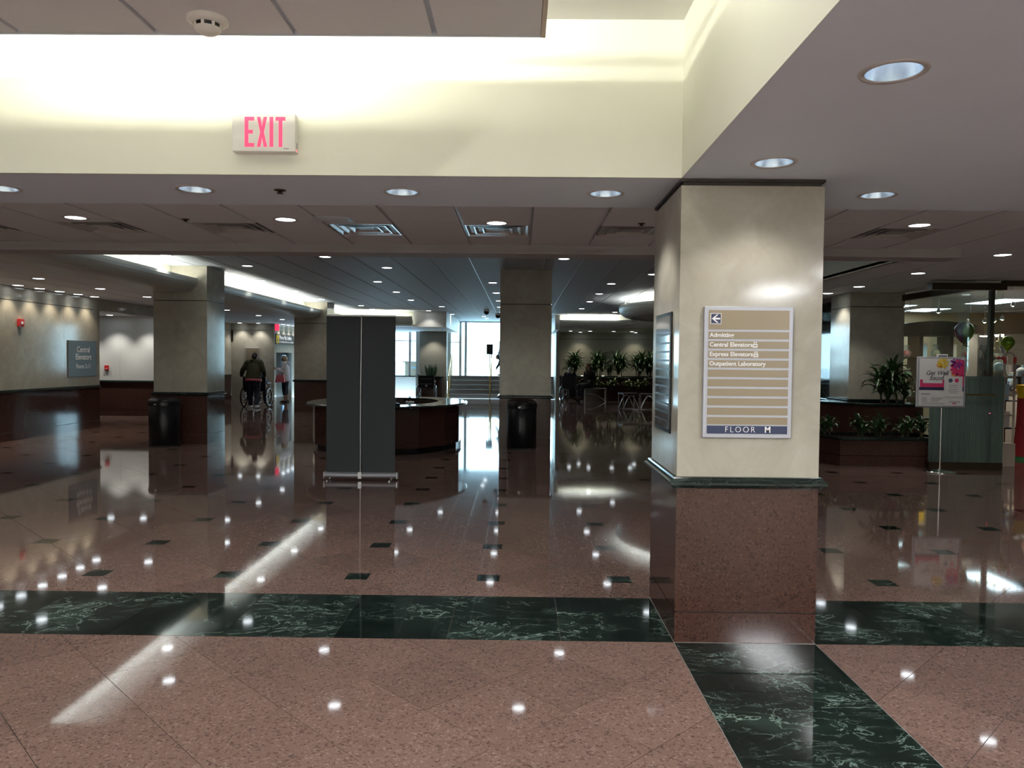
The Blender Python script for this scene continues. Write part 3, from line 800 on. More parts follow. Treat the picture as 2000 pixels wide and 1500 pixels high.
# ================================================================== LAMPS
ring_me = MB().lathe([(0.082, 0.002), (0.084, -0.003), (0.103, -0.005), (0.107, 0.0)], 32, caps=False).mesh('trim_ring', 'trim_white')
lens_me = MB().lathe([(0.0001, -0.004), (0.06, -0.004), (0.083, 0.0)], 32).mesh('lens', 'lamp')
can_me = MB().lathe([(0.088, 0.0), (0.080, 0.05), (0.062, 0.10), (0.045, 0.13)], 32, caps=False).mesh('reflector', 'reflector')
bulb_me = MB().add([(0.046 * math.cos(PI * k / 5), 0.046 * math.sin(PI * k / 5), 0.122) for k in range(10)], [list(range(10))]).mesh('lamp', 'lamp_near')
ring2_me = MB().lathe([(0.088, 0.004), (0.088, -0.003), (0.106, -0.005), (0.110, 0.0)], 32, caps=False).mesh('trim_ring', 'trim_white')
def spot(parent, power, z=-0.02, size=112, blend=0.55, col=(1.0, 0.96, 0.90)):
    li = bpy.data.lights.new('downlight_beam', 'SPOT')
    li.energy = power; li.spot_size = math.radians(size); li.spot_blend = blend; li.shadow_soft_size = 0.05; li.color = col
    o = bpy.data.objects.new('downlight_beam', li); o.location = (0, 0, z); o.parent = parent
    C.objects.link(o)
    return o
def downlight(x, y, z, label, group=None, power=None, recessed=False, size=112, blend=0.55, col=(1.0, 0.96, 0.90)):
    d = thing('downlight', label, 'light', (x, y, z), 0, group)
    if recessed:
        link('trim_ring', ring2_me, d); link('reflector', can_me, d); link('lamp', bulb_me, d)
    else:
        link('trim_ring', ring_me, d); link('lens', lens_me, d)
    spot(d, LAMP_W if power is None else power, -0.03, size, blend, col)
    return d
names = ['hidden far left', 'left beyond the frame', 'cut by the left edge of the photo', 'below and left of the exit sign', 'below and right of the exit sign', 'just left of the sign pillar']
for (x, y), nme in zip(SOFF_L, names): downlight(x, y, ZS, 'recessed bluish downlight in the soffit, ' + nme, 'soffit downlights', LAMP_W * 0.8, True)
names = ['behind the camera at the right', 'above the right aisle behind the camera', 'largest and nearest, top right of the photo', 'just above the sign pillar face', 'right of the sign pillar top', 'out at the right', 'far right end']
for (x, y), nme in zip(SOFF_R, names): downlight(x, y, ZS, 'recessed bluish downlight in the right soffit, ' + nme, 'soffit downlights', LAMP_W * (0.38 if 'pillar face' in nme else 0.7), True)
for x, y, nme in ((-3.879, 6.69, 'first from the left edge'), (-2.048, 6.70, 'second from the left, between two air vents'), (-0.215, 6.79, 'in front of the air vent left of the pillar'), (1.63, 6.75, 'hidden behind the sign pillar'), (3.452, 6.73, 'right of the sign pillar near an air vent'), (-5.7, 6.7, 'beyond the left edge')):
    downlight(x, y, ZT, 'round downlight, low tile ceiling, ' + nme, 'low ceiling downlights', LAMP_W * 0.8)
for x, y, nme in ((5.275, 8.5, 'nearest'), (5.277, 10.29, 'second'), (5.31, 12.14, 'third'), (5.306, 13.35, 'farthest')):
    downlight(x, y, ZT, 'round downlight in the row leading to the planter, ' + nme, 'right aisle downlights', LAMP_W * 0.9)
far = [(-2.38, 9.9), (0.03, 9.9), (-4.88, 10.6), (0.66, 11.8), (-3.0, 11.8), (-5.45, 11.8), (-4.64, 13.05), (-2.279, 13.14), (2.363, 13.8)]
for y in (15.55, 17.9, 20.3):
    far += [(x, y) for x in (-5.26, -2.885, -0.56, 1.83)]
far += [(1.84, 23.07), (-4.68, 22.6), (-2.315, 22.7), (-4.66, 24.2), (-2.94, 24.7), (-2.35, 26.56), (3.03, 24.6), (2.43, 26.5), (-0.6, 22.7), (-0.6, 25.1), (-1.3, 27.6), (-1.25, 28.8)]
ORD = ('first', 'second', 'third', 'fourth', 'fifth', 'sixth', 'seventh', 'eighth', 'ninth', 'tenth', 'eleventh', 'twelfth', 'thirteenth', 'fourteenth')
rows_ = []
for x, y in sorted(far, key=lambda q: q[1]):
    if rows_ and y - rows_[-1][0][1] < 0.9: rows_[-1].append((x, y))
    else: rows_.append([(x, y)])
for ri, row in enumerate(rows_):
    for ci, (x, y) in enumerate(sorted(row)):
        downlight(x, y, ZH, 'downlight in the high lobby ceiling, %s row from the front, %s from the left' % (ORD[ri], ORD[ci]), 'lobby ceiling downlights', LAMP_W * 0.42)
for li_, (x, y) in enumerate(((-7.547, 12.0), (-7.52, 13.72), (-7.545, 15.5), (-6.6, 17.2), (-7.5, 17.4), (-7.5, 19.6), (-7.5, 22), (-7.5, 24.2), (-6.9, 26))):
    downlight(x, y, ZT, 'round downlight in the left tile ceiling, %s from the front' % ORD[li_], 'left ceiling downlights', LAMP_W * 0.5)
for k, y in enumerate((10.2, 10.8, 11.4, 12.0, 12.6, 13.2, 13.8, 14.4, 15.0, 15.58)):
    downlight(-8.66, y, ZT, 'wall washer throwing a scallop on the left stone wall, %s from the front' % ORD[k], 'elevator wall washers', 18.0, size=100, blend=0.7, col=(1, 0.86, 0.66))
for k, y in enumerate((27.7, 28.3, 28.9, 29.5)): downlight(-8.55, y, ZT, 'wall washer above the parking sign, %s from the front' % ORD[k], 'parking sign wall washers', 18.0, size=90, blend=0.7)
for x in (-9.85, -9.2): downlight(x, 26.95, ZT, 'wall washer above the far directory, %s' % ('left' if x < -9.5 else 'right'), 'far directory wall washers', 32.0, size=100, blend=0.7)
for k, x in enumerate((-10.95, -10.05, -9.25)): downlight(x, 18.75, 2.5, 'wall washer in the elevator lobby ceiling, %s from the left' % ORD[k], 'elevator lobby wall washers', 55.0, size=95, blend=0.8, col=(1, .97, .9))
downlight(-3.25, 28.6, 2.55, 'downlight above the taupe pier and succulent', 'entrance downlights', 34.0, size=100, blend=0.6)
for k, x in enumerate((1.95, 2.7, 3.6, 4.3, 5.3)): downlight(x, 29.6, 2.63, 'downlight over the palm planter, %s from the left' % ORD[k], 'palm downlights', 24.0, size=110, blend=0.7, col=(1, .95, .75))
for k, x in enumerate((2.4, 4.6)): downlight(x, 30.6, 2.63, 'wall washer behind the palms, %s' % ('left', 'right')[k], 'palm wall washers', 20.0, size=100, blend=0.7, col=(1, .95, .75))
for k, (x, y) in enumerate(((-3.4, 1.3), (-1.5, 1.3), (-0.5, 2.2), (-2.6, 2.4), (-3.4, 2.7), (-1.2, 0.0))):  # unseen downlights added to light the near floor
    downlight(x, y, ZC, 'added unseen downlight in the floating panel above the camera, ' + ('left', 'centre', 'nearest its right edge', 'front centre', 'front left', 'rear')[k], 'added panel downlights', LAMP_W * 0.25)

for x, y, nme in ((-3.6, -1.2, 'left'), (-1.2, -1.2, 'right'), (-2.4, -2.9, 'rear')):  # unseen bright panels added to light surfaces facing the camera
    t = thing('ceiling_troffer', 'added unseen fill panel in the floating ceiling behind the camera, ' + nme, 'light', (x, y, ZC))
    box('frame', 'white_plastic', (-0.33, 0.33, -0.63, 0.63, -0.012, 0), t); box('lens', 'fill_panel', (-0.3, 0.3, -0.6, 0.6, -0.016, -0.012), t)
for x, y, nme in ((3.4, 0.5, 'nearer'), (3.4, -2.2, 'rear')):  # more added fill panels, out of view over the right aisle
    t = thing('ceiling_troffer', 'added unseen fill panel in the right aisle soffit behind the camera, ' + nme, 'light', (x, y, ZS))
    box('frame', 'white_plastic', (-0.33, 0.33, -0.63, 0.63, -0.012, 0), t); box('lens', 'fill_panel', (-0.3, 0.3, -0.6, 0.6, -0.016, -0.012), t)
# vents, sprinklers, detector
def vent(x, y, label, kind):
    v = thing('air_vent', label, 'vent', (x, y, ZT), 0, 'ceiling air vents')
    MB().box(-0.29, 0.29, -0.29, 0.29, 0.045, 0.05).build('back_plate', 'black', v)
    for k, s in enumerate((0.29, 0.215, 0.14)):
        mb = MB(); t = 0.012
        z0, z1 = 0.0, 0.035
        # slanted square ring
        vs = []
        for q, z in ((s, z0), (s - 0.012, z0), (s - 0.055, z1), (s - 0.045, z1)):
            vs += [(-q, -q, z), (q, -q, z), (q, q, z), (-q, q, z)]
        fs = []
        for r in range(3):
            for i in range(4): fs.append((r * 4 + i, r * 4 + (i + 1) % 4, r * 4 + 4 + (i + 1) % 4, r * 4 + 4 + i))
        mb.add(vs, fs); mb.build('louvre', 'louvre' if kind else 'trim_white', v)  # shinier metal copy puts the daylight sheen on two vents only
    box('centre_plate', 'grid', (-0.075, 0.075, -0.075, 0.075, 0.01, 0.014), v)
for (x, y), nme in zip(VENTS, ('second from the left', 'third from the left', 'shining blue, fourth from the left', 'left of the sign pillar', 'partly behind the sign pillar', 'right of the sign pillar', 'cut by the left edge')):
    vent(x, y, 'square four-way air vent in the tile ceiling, ' + nme, 'shining' in nme or 'left of the sign' in nme)
t = thing('air_vent', 'small pale return grille just before the shining air vent', 'vent', (-1.62, 6.66, ZT))
MB().box(-0.16, 0.16, -0.11, 0.11, -0.006, 0).build('frame', 'grid', t); box('grille', 'tile', (-0.11, 0.11, -0.07, 0.07, -0.008, -0.006), t)
t = thing('smoke_detector', 'round white smoke detector under the floating panel', 'detector', (-1.345, 3.31, ZC))
MB().lathe([(0.085, 0), (0.085, -0.012), (0.072, -0.022), (0.062, -0.024)], 32).build('base', 'white_plastic', t)
MB().lathe([(0.055, -0.022), (0.050, -0.042)], 32).build('vent_band', 'black', t)
MB().lathe([(0.056, -0.040), (0.050, -0.052), (0.035, -0.062), (0.015, -0.066), (0.001, -0.066)], 32).build('cap', 'white_plastic', t)
for k in range(8):
    a = 2 * PI * k / 8
    MB().box(-0.006, 0.006, -0.003, 0.003, -0.044, -0.021).build('rib', 'white_plastic', t, (0.054 * math.cos(a), 0.054 * math.sin(a), 0), a + PI / 2)
for x, y, z, lab in ((-1.383, 4.42, ZS, 'brass-coloured sprinkler head in the soffit right of the left downlight'), (-2.93, 6.72, ZT, 'sprinkler cap in the tile ceiling before the third air vent'), (1.05, 6.75, ZT, 'sprinkler cap in the tile ceiling left of the sign pillar')):
    t = thing('sprinkler', lab, 'sprinkler', (x, y, z))
    MB().lathe([(0.034, 0), (0.034, -0.004), (0.02, -0.008)], 20).build('plate', 'bronze_dark', t)
    MB().lathe([(0.012, -0.006), (0.012, -0.016), (0.02, -0.018), (0.02, -0.021)], 14).build('head', 'bronze_dark', t)
for x, y, lab in ((-1.05, 24.0, 'nearer of two black dome cameras under the lobby ceiling'), (-0.75, 26.0, 'farther of two black dome cameras under the lobby ceiling')):
    t = thing('dome_camera', lab, 'camera', (x, y, ZH))
    MB().lathe([(0.09, 0), (0.09, -0.05)], 20).build('mount', 'white_plastic', t); MB().ball((0, 0, -0.07), 0.085).build('dome', 'black', t)

# ================================================================== SIGNS
# exit sign
t = thing('exit_sign', 'white exit sign box with red letters on the cream bulkhead', 'sign', (-1.3425, 4.07, 2.57))
w, hgt, dp = 0.1645, 0.197, 0.055
MB().box(-w, w, -dp, 0, 0, hgt, 0.004).build('housing', 'white_plastic', t)
def letter(poly, nm='letter'):
    MB().prism_y(poly, -dp - 0.0012, -dp + 0.002).build(nm, 'exit_red', t)
lx = -0.098; zb, zt_ = 0.024, 0.178; s = 0.019
letter([(lx, zb), (lx + .05, zb), (lx + .05, zb + s), (lx + s, zb + s), (lx + s, zb + .068), (lx + .043, zb + .068), (lx + .043, zb + .087), (lx + s, zb + .087), (lx + s, zt_ - s), (lx + .05, zt_ - s), (lx + .05, zt_), (lx, zt_)])
lx = -0.034; m_ = (zb + zt_) / 2
letter([(lx, zb), (lx + .018, zb), (lx + .0265, m_ - .026), (lx + .035, zb), (lx + .053, zb), (lx + .036, m_), (lx + .053, zt_), (lx + .035, zt_), (lx + .0265, m_ + .026), (lx + .018, zt_), (lx, zt_), (lx + .017, m_)])
letter([(0.032, zb), (0.051, zb), (0.051, zt_), (0.032, zt_)])
letter([(0.079, zb), (0.098, zb), (0.098, zt_ - s), (0.114, zt_ - s), (0.114, zt_), (0.063, zt_), (0.063, zt_ - s), (0.079, zt_ - s)])
box('test_switch', 'ink', (w, w + 0.002, -0.03, -0.024, 0.02, 0.05), t); box('indicator', 'led_red', (w - 0.001, w + 0.003, -0.031, -0.023, 0.006, 0.016), t)
box('small_print', 'ink', (0.105, 0.132, -dp - 0.0006, -dp, 0.013, 0.017), t)

def elevator_icon(par, x, z, s, y):
    mb = MB().box(x, x + s * .8, y - .0008, y, z, z + s * .62)
    for k in (0.18, 0.5): 
        mb.box(x + s * k, x + s * (k + .12), y - .0008, y, z + s * .68, z + s * .95)
        mb.prism_y([(x + s * (k - .08), z + s * .85), (x + s * (k + .20), z + s * .85), (x + s * (k + .06), z + s * 1.05)], y - .0008, y)
    mb.build('elevator_icon', 'white', par)
    MB().box(x + s * .12, x + s * .68, y - .0012, y - .0008, z + s * .10, z + s * .18).box(x + s * .12, x + s * .68, y - .0012, y - .0008, z + s * .28, z + s * .46).build('icon_detail', 'bronze_plate', par)
def directory(label, loc, rotz, W, Hh, mats, rows, lettered, plate='bronze_plate', dep=0.028):
    t = thing('directory_sign', label, 'sign', loc, rotz)
    MB().box(-W / 2, W / 2, -dep, 0, 0, Hh, 0.003).build('frame', mats, t)
    m = 0.022; ft = -dep - 0.0012
    a, b = -W / 2 + m, W / 2 - m
    zb = 0.022; zf = zb + Hh * 0.061
    box('floor_strip', 'navy' if plate == 'bronze_plate' else plate, (a, b, ft - 0.001, ft + 0.002, zb, zf), t)
    pitch = (Hh * 0.815 - zf) / rows
    top = zf + Hh * 0.010
    for k in range(rows):
        z0 = top + (rows - 1 - k) * pitch
        box('name_strip', plate, (a, b, ft - 0.001, ft + 0.002, z0, z0 + pitch * 0.77), t)
        if lettered and k < len(lettered):
            text('lettering', lettered[k], pitch * 0.64, 'white', t, a + 0.006, ft - 0.0015, z0 + pitch * 0.20, 1.0, 0.0006)
            if 'Elevators' in lettered[k]: elevator_icon(t, a + 0.006 + (0.226 if 'Central' in lettered[k] else 0.231), z0 + pitch * 0.10, pitch * 0.62, ft - 0.0015)
    z0 = top + rows * pitch
    box('header_plate', plate, (a, b, ft - 0.001, ft + 0.002, z0, Hh - 0.02), t)
    if lettered:
        q = 0.056; az = z0 + 0.028; ax = a + 0.009
        MB().box(ax, ax + q, ft - .002, ft - .001, az, az + q).build('arrow_border', 'white', t)
        MB().box(ax + .003, ax + q - .003, ft - .003, ft - .002, az + .003, az + q - .003).build('arrow_field', 'navy', t)
        cx, cz = ax + q / 2, az + q / 2
        MB().prism_y([(cx - .022, cz), (cx + .004, cz + .021), (cx + .013, cz + .021), (cx - .006, cz + .0045), (cx + .021, cz + .0045), (cx + .021, cz - .0045), (cx - .006, cz - .0045), (cx + .013, cz - .021), (cx + .004, cz - .021)], ft - .004, ft - .003).build('arrow', 'white', t)
        text('lettering', 'FLOOR', 0.044, 'white', t, a + 0.093, ft - 0.0015, zb + 0.008, 0.95, -0.0006, spacing=1.32)
        text('lettering', 'M', 0.044, 'white', t, a + 0.302, ft - 0.0015, zb + 0.008, 0.95, 0.0011)
    return t
directory('silver framed floor directory with bronze strips on the near pillar face', (1.1985, COLY0, 1.101), 0, 0.465, 0.69, 'silver', 10, ['Admitting', 'Central Elevators', 'Express Elevators', 'Outpatient Laboratory'])
directory('glossy dark directory on the side of the near pillar, reflecting daylight', (COLX0, 4.475, 1.10), -PI / 2, 0.465, 0.675, 'black', 10, None, 'sign_dark', 0.010)
directory('small bronze directory on the far wall behind the wheelchair pusher', (-9.49, 27.2, 1.22), 0, 0.5, 0.62, 'silver', 8, None)
# Central Elevators
t = thing('elevator_sign', 'grey square sign reading Central Elevators on the left stone wall', 'sign', (-8.85, 15.45, 1.08), PI / 2)
MB().box(-0.5, 0.5, -0.02, 0, 0, 0.72, 0.003).build('plate', 'grey_sign', t)
text('lettering', 'Central', 0.165, 'white', t, 0.02, -0.0215, 0.49, 0.92, 0.002, 'CENTER')
text('lettering', 'Elevators', 0.165, 'white', t, 0.02, -0.0215, 0.34, 0.92, 0.002, 'CENTER')
text('lettering', 'Floors 2-11', 0.125, 'white', t, 0.02, -0.0215, 0.165, 0.92, 0.001, 'CENTER')
# fire alarms
t = thing('fire_alarm', 'red fire alarm box high on the left stone wall', 'alarm', (-8.85, 13.52, 2.0), PI / 2)
MB().box(-0.07, 0.07, -0.045, 0, 0, 0.14, 0.006).build('housing', 'red', t); box('strobe', 'white_plastic', (-0.02, 0.02, -0.055, -0.045, 0.05, 0.09), t)
t = thing('fire_alarm', 'small red pull station on the grey elevator lobby wall', 'alarm', (-10.34, 19.15, 1.14))
MB().box(-0.05, 0.05, -0.04, 0, 0, 0.125, 0.005).build('housing', 'red', t); box('handle', 'white_plastic', (-0.02, 0.02, -0.05, -0.04, 0.035, 0.05), t)
# parking sign
t = thing('parking_sign', 'dark sign reading Parking Pay Stations with a yellow symbol', 'sign', (-8.712, 28.5, 1.98), PI / 2)
MB().box(-1.2, 1.2, -0.03, 0, 0, 0.36, 0.003).build('panel', 'grey_sign', t)
box('symbol_field', 'yellow', (-1.17, -0.87, -0.032, -0.03, 0.04, 0.32), t)
MB().prism_y([(-1.06, .08), (-0.98, .08), (-0.97, .2), (-1.07, .2)], -.0335, -.032).prism_y([(-1.02 + .035 * math.cos(PI * k / 6), .25 + .035 * math.sin(PI * k / 6)) for k in range(12)], -.0335, -.032).build('pictogram', 'ink_dark', t)
text('lettering', 'Parking Pay Stations', 0.2, 'white', t, -0.80, -0.0315, 0.18, 0.9, 0.004)
text('lettering', 'Pay For Parking Here Before Returning To Vehicle', 0.095, 'white', t, -0.80, -0.0315, 0.06, 0.85, 0.001)
t = thing('exit_sign', 'small pink-red exit sign on the corner above the parking sign', 'sign', (-8.70, 27.32, 2.46), 0)
box('panel', 'exit_red', (-0.01, 0.12, -0.02, 0.02, 0, 0.22), t)
box('mount', 'white_plastic', (0.02, 0.08, -0.015, 0.015, 0.22, 0.24), t)

# ================================================================== BANNER
t = thing('banner_stand', 'back of a tall grey roll-up banner standing in the lobby', 'banner', (-1.955, 9.45, 0))
MB().box(-0.425, 0.425, -0.004, 0.0, 0.09, 2.02).build('banner_sheet', 'banner', t)
MB().box(-0.43, 0.43, -0.014, 0.014, 2.015, 2.035, 0.003).build('top_rail', 'steel', t)
mb = MB(); mb.loft([(-0.445, 0, 0.058), (0.455, 0, 0.058)], [(0.055, 0.036)] * 2, 16, side=(0, 1, 0)); mb.build('base_cassette', 'silver', t)
for x in (-0.445, 0.455): MB().box(x - 0.006, x + 0.006, -0.055, 0.055, 0.02, 0.096, 0.002).build('end_cap', 'steel', t)
MB().tube([(0.0, -0.022, 0.05), (0.0, -0.022, 1.0), (0.01, -0.018, 2.03)], 0.010, 10).build('support_pole', 'steel', t)
box('pole_socket', 'steel', (-0.022, 0.022, -0.065, -0.02, 0.02, 0.10), t)
for x in (-0.38, 0.38): MB().box(x - 0.008, x + 0.008, -0.16, 0.12, 0.0, 0.012).box(x - .006, x + .006, -.01, .01, .012, .03).build('foot', 'steel', t)

# ================================================================== BINS
for x, y, lab in ((-5.945, 12.80, 'black round waste bin against the left lobby pillar'), (0.045, 12.97, 'black round waste bin against the middle lobby pillar')):
    t = thing('waste_bin', lab, 'bin', (x, y, 0), 0, 'lobby waste bins')
    MB().lathe([(0.235, 0), (0.245, 0.01), (0.248, 0.68), (0.24, 0.69)], 36).build('body', 'black', t)
    MB().lathe([(0.256, 0.685), (0.258, 0.74), (0.25, 0.775), (0.20, 0.805), (0.12, 0.80), (0.118, 0.74), (0.001, 0.74)], 36).build('lid', 'black', t)
    MB().lathe([(0.25, 0.0), (0.252, 0.03)], 36).build('foot_ring', 'rubber', t)
    box('label_plate', 'steel', (-0.06, -0.02, -0.262, -0.250, 0.70, 0.72), t)

# ================================================================== INFORMATION DESK
t = thing('information_desk', 'oval dark granite information desk with a polished counter', 'desk', (-2.27, 13.35, 0))
def oval(rx, ry, n=40, a0=0): return [(rx * math.cos(2 * PI * (k + .5) / n + a0), ry * math.sin(2 * PI * (k + .5) / n + a0)) for k in range(n)]
NF = 16
outer = oval(1.27, 1.62, NF); 
for k in range(NF):
    p, q = Vector(outer[k]), Vector(outer[(k + 1) % NF])
    d = (q - p).normalized(); nr = Vector((d.y, -d.x)); p2, q2 = p + d * 0.003, q - d * 0.003
    MB().prism([tuple(p2), tuple(q2), tuple(q2 - nr * 0.03), tuple(p2 - nr * 0.03)], 0.10, 0.715).build('front_panel', 'granite_wall', t)
def ring_slab(o, i, z0, z1):
    n = len(o); vs = [(x, y, z) for z in (z0, z1) for x, y in o] + [(x, y, z) for z in (z0, z1) for x, y in i]
    fs = []
    for k in range(n):
        j = (k + 1) % n
        fs += [(k, j, n + j, n + k), (2 * n + k, 3 * n + k, 3 * n + j, 2 * n + j), (n + k, n + j, 3 * n + j, 3 * n + k), (k, 2 * n + k, 2 * n + j, j)]
    return MB().add(vs, fs)
ring_slab(oval(1.22, 1.57, NF), oval(1.14, 1.48, NF), 0, 0.10).build('plinth', 'black', t)
n = 56; prof = [(0, 0.72), (0.06, 0.72), (0.09, 0.727), (0.10, 0.742), (0.09, 0.757), (0.06, 0.764), (-0.42, 0.764), (-0.42, 0.735), (-0.05, 0.72)]
vs = []; 
for k in range(n):
    a = 2 * PI * k / n
    for r, z in prof: vs.append(((1.27 + r) * math.cos(a), (1.62 + r) * math.sin(a), z))
m = len(prof)
MB().add(vs, [(k * m + j, k * m + (j + 1) % m, ((k + 1) % n) * m + (j + 1) % m, ((k + 1) % n) * m + j) for k in range(n) for j in range(m)], False).build('counter', 'marble_rail', t)
ring_slab(oval(0.87, 1.22, 40), oval(0.84, 1.19, 40), 0.15, 0.735).build('inner_wall', 'wood', t)
# items on the desk
t = thing('telephone', 'small dark telephone on the desk counter', 'telephone', (-1.98, 12.08, 0.764), 0.3)
MB().prism_y([(-0.09, 0), (0.09, 0), (0.09, 0.03), (-0.09, 0.06)], -0.1, 0.1).build('base', 'black', t); MB().tube([(-0.07, -0.09, 0.085), (-0.06, 0, 0.10), (-0.07, 0.09, 0.085)], 0.02).build('handset', 'black', t)
t = thing('globe_jar', 'clear domed jar on the desk counter by the banner', 'jar', (-2.02, 11.98, 0.764))
MB().lathe([(0.08, 0), (0.10, 0.05), (0.09, 0.13), (0.04, 0.165), (0.001, 0.17)], 20).build('bowl', 'cellophane', t); MB().lathe([(0.07, 0.005), (0.085, 0.05), (0.04, 0.09)], 16).build('contents', 'black', t)
t = thing('candy_dish', 'small crystal dish beside the domed jar on the desk', 'dish', (-1.72, 12.0, 0.764))
MB().lathe([(0.03, 0), (0.05, 0.02), (0.085, 0.06), (0.08, 0.065), (0.045, 0.025), (0.001, 0.02)], 18).build('bowl', 'cellophane', t)
for k in range(6): MB().ball((0.04 * math.cos(k), 0.04 * math.sin(k), 0.05 + 0.01 * (k % 2)), 0.02, 8, 6).build('sweet', 'white', t)
for k, (x, y, r, lab) in enumerate(((-1.62, 11.93, 0.2, 'leaflet lying on the desk counter nearest the banner'), (-1.42, 12.10, -0.3, 'leaflet on the desk counter right of the candy dish'), (-1.27, 12.32, 0.5, 'leaflet on the curved end of the desk counter'))):
    tag(MB().box(-0.1, 0.1, -0.07, 0.07, 0, 0.004).build('leaflet', 'paper', None, (x, y, 0.764), r), lab, 'leaflet')

# ================================================================== PLANTERS AND PLANTS
def planter(name, label, poly, z, thick=0.12, top='marble_rail'):
    """poly is counter-clockwise"""
    cx, cy = sum(p[0] for p in poly) / len(poly), sum(p[1] for p in poly) / len(poly)
    t = thing(name, label, 'planter', (cx, cy, 0))
    n = len(poly); P = [Vector((x - cx, y - cy)) for x, y in poly]
    inner = []
    for i in range(n):
        d0, d1 = (P[i] - P[i - 1]).normalized(), (P[(i + 1) % n] - P[i]).normalized()
        n0, n1 = Vector((-d0.y, d0.x)), Vector((-d1.y, d1.x))
        nn = (n0 + n1); nn = nn / max(0.3, nn.dot(n0)); inner.append(P[i] + nn * thick)
    for i in range(n):
        j = (i + 1) % n
        MB().prism([tuple(P[i]), tuple(P[j]), tuple(inner[j]), tuple(inner[i])], 0.155, z - 0.045).build('side_panel', 'granite_wall', t)
        MB().prism([tuple(P[i]), tuple(P[j]), tuple(inner[j]), tuple(inner[i])], 0.0, 0.148).build('base_panel', 'granite_wall', t)
    out2 = [P[i] - (inner[i] - P[i]) * (0.035 / thick) for i in range(n)]
    for i in range(n):
        j = (i + 1) % n
        a, b, c_, d_ = out2[i], out2[j], inner[j], inner[i]
        mb = MB()
        e = (P[i] - out2[i]) * 0.4, (P[j] - out2[j]) * 0.4
        vs = [(*(a + e[0]), z - .045), (*(b + e[1]), z - .045), (*b, z - .034), (*a, z - .034), (*b, z - .012), (*a, z - .012), (*(b + e[1]), z), (*(a + e[0]), z), (*c_, z), (*d_, z), (*c_, z - .045), (*d_, z - .045)]
        mb.add(vs, [(0, 1, 2, 3), (3, 2, 4, 5), (5, 4, 6, 7), (7, 6, 8, 9), (9, 8, 10, 11), (11, 10, 1, 0), (0, 3, 5, 7, 9, 11), (1, 10, 8, 6, 4, 2)])
        mb.build('coping', top, t)
    o = MB().prism([tuple(p) for p in inner], z - 0.16, z - 0.08).build('soil', 'soil', t); o['kind'] = 'stuff'
    return t
planter('planter', 'lower granite planter tier beside the gift shop', [(4.69, 11.22), (6.35, 11.25), (6.35, 12.1), (4.62, 12.1), (4.45, 11.9)], 0.42)
planter('planter', 'upper granite planter tier in front of the shop pillar', [(4.95, 12.98), (5.62, 12.25), (6.42, 12.25), (6.42, 13.0)], 0.86)
planter('planter', 'upper granite planter tier left of the shop pillar', [(4.4, 13.09), (5.50, 13.09), (5.50, 14.4), (4.4, 14.4)], 0.86)
planter('planter', 'low front planter below the palms at the far right', [(1.55, 28.75), (8.8, 28.75), (8.8, 29.5), (1.55, 29.5)], 0.45)
planter('planter', 'tall rear planter holding the row of palms', [(1.55, 29.55), (8.8, 29.55), (8.8, 30.9), (1.55, 30.9)], 0.86)
planter('planter', 'granite planter with a succulent beside the entrance steps', [(-3.75, 28.2), (-2.85, 28.2), (-2.85, 28.95), (-3.75, 28.95)], 0.86)

def leaf_mesh(L, w, droop, seg=6, mat='leaf', fold=0.25):
    """strap leaf rising along +X and bending down"""
    vs = []; ang = 1.15; x = z = 0
    for i in range(seg + 1):
        t = i / seg
        ww = w * (math.sin(PI * min(1, 0.12 + t * 0.88)) ** 0.7) * (1 if t < 0.98 else 0.1)
        vs += [(x, -ww / 2, z + ww * fold), (x, 0, z), (x, ww / 2, z + ww * fold)]
        a = ang - droop * t * t - droop * 0.3 * t
        x += L / seg * math.cos(a); z += L / seg * math.sin(a)
    fs = []
    for i in range(seg):
        for k in (0, 1): fs.append((i * 3 + k, i * 3 + k + 1, i * 3 + 4 + k, i * 3 + 3 + k))
    return MB().add(vs, fs, True)
def xf(mb_src, mat4, dst):
    dst.add([mat4 @ Vector(v) for v in mb_src.v], mb_src.f, True)
def plant(label, loc, h, spread, heads, nleaf, lw, single=False, group=None, name='corn_plant', mat='leaf', canes=True):
    t = thing(name, label, 'plant', loc, 0, group)
    rnd = random.Random(hash((round(loc[0], 2), round(loc[1], 2))) & 0xffff)
    fol = MB(); stem = MB()
    bank = [leaf_mesh(1.0, lw / max(0.2, spread), d) for d in (1.4, 1.9, 2.4, 0.8)]
    bank_me = [b.mesh('leaf', mat) for b in bank] if single else None
    for hd in range(heads):
        a0 = rnd.uniform(0, 2 * PI); r0 = 0 if heads == 1 else rnd.uniform(0.03, 0.14) * spread / 0.4
        hz = h * (0.30 + 0.42 * (hd + 1) / heads) if canes else 0.02
        bx, by = r0 * math.cos(a0), r0 * math.sin(a0)
        if canes: stem.tube([(bx * .5, by * .5, 0), (bx, by, hz)], 0.016, 6)
        for k in range(nleaf):
            az = k * 2.4 + rnd.uniform(-.3, .3); f = k / nleaf
            L = spread * rnd.uniform(0.75, 1.1)
            bi = 3 if f > 0.85 else min(2, int((1 - f) * 3))
            zz = hz - (0.22 * h * (1 - f) if canes else 0)
            mt = Matrix.Translation((bx, by, max(0.0, zz))) @ Matrix.Rotation(az, 4, 'Z') @ Matrix.Rotation(-0.35 * (f - 0.3), 4, 'Y') @ Matrix.Diagonal((L, L, L, 1))
            if single:
                o = link('leaf', bank_me[bi], t); o.matrix_local = mt
            else: xf(bank[bi], mt, fol)
    if stem.v: stem.build('cane', 'stem', t)
    if fol.v: fol.build('foliage', mat, t)
    return t
plant('large arching corn plant beside the shop pillar, behind the get-well sign', (5.95, 12.60, 0.76), 0.74, 0.48, 4, 30, 0.066, True)
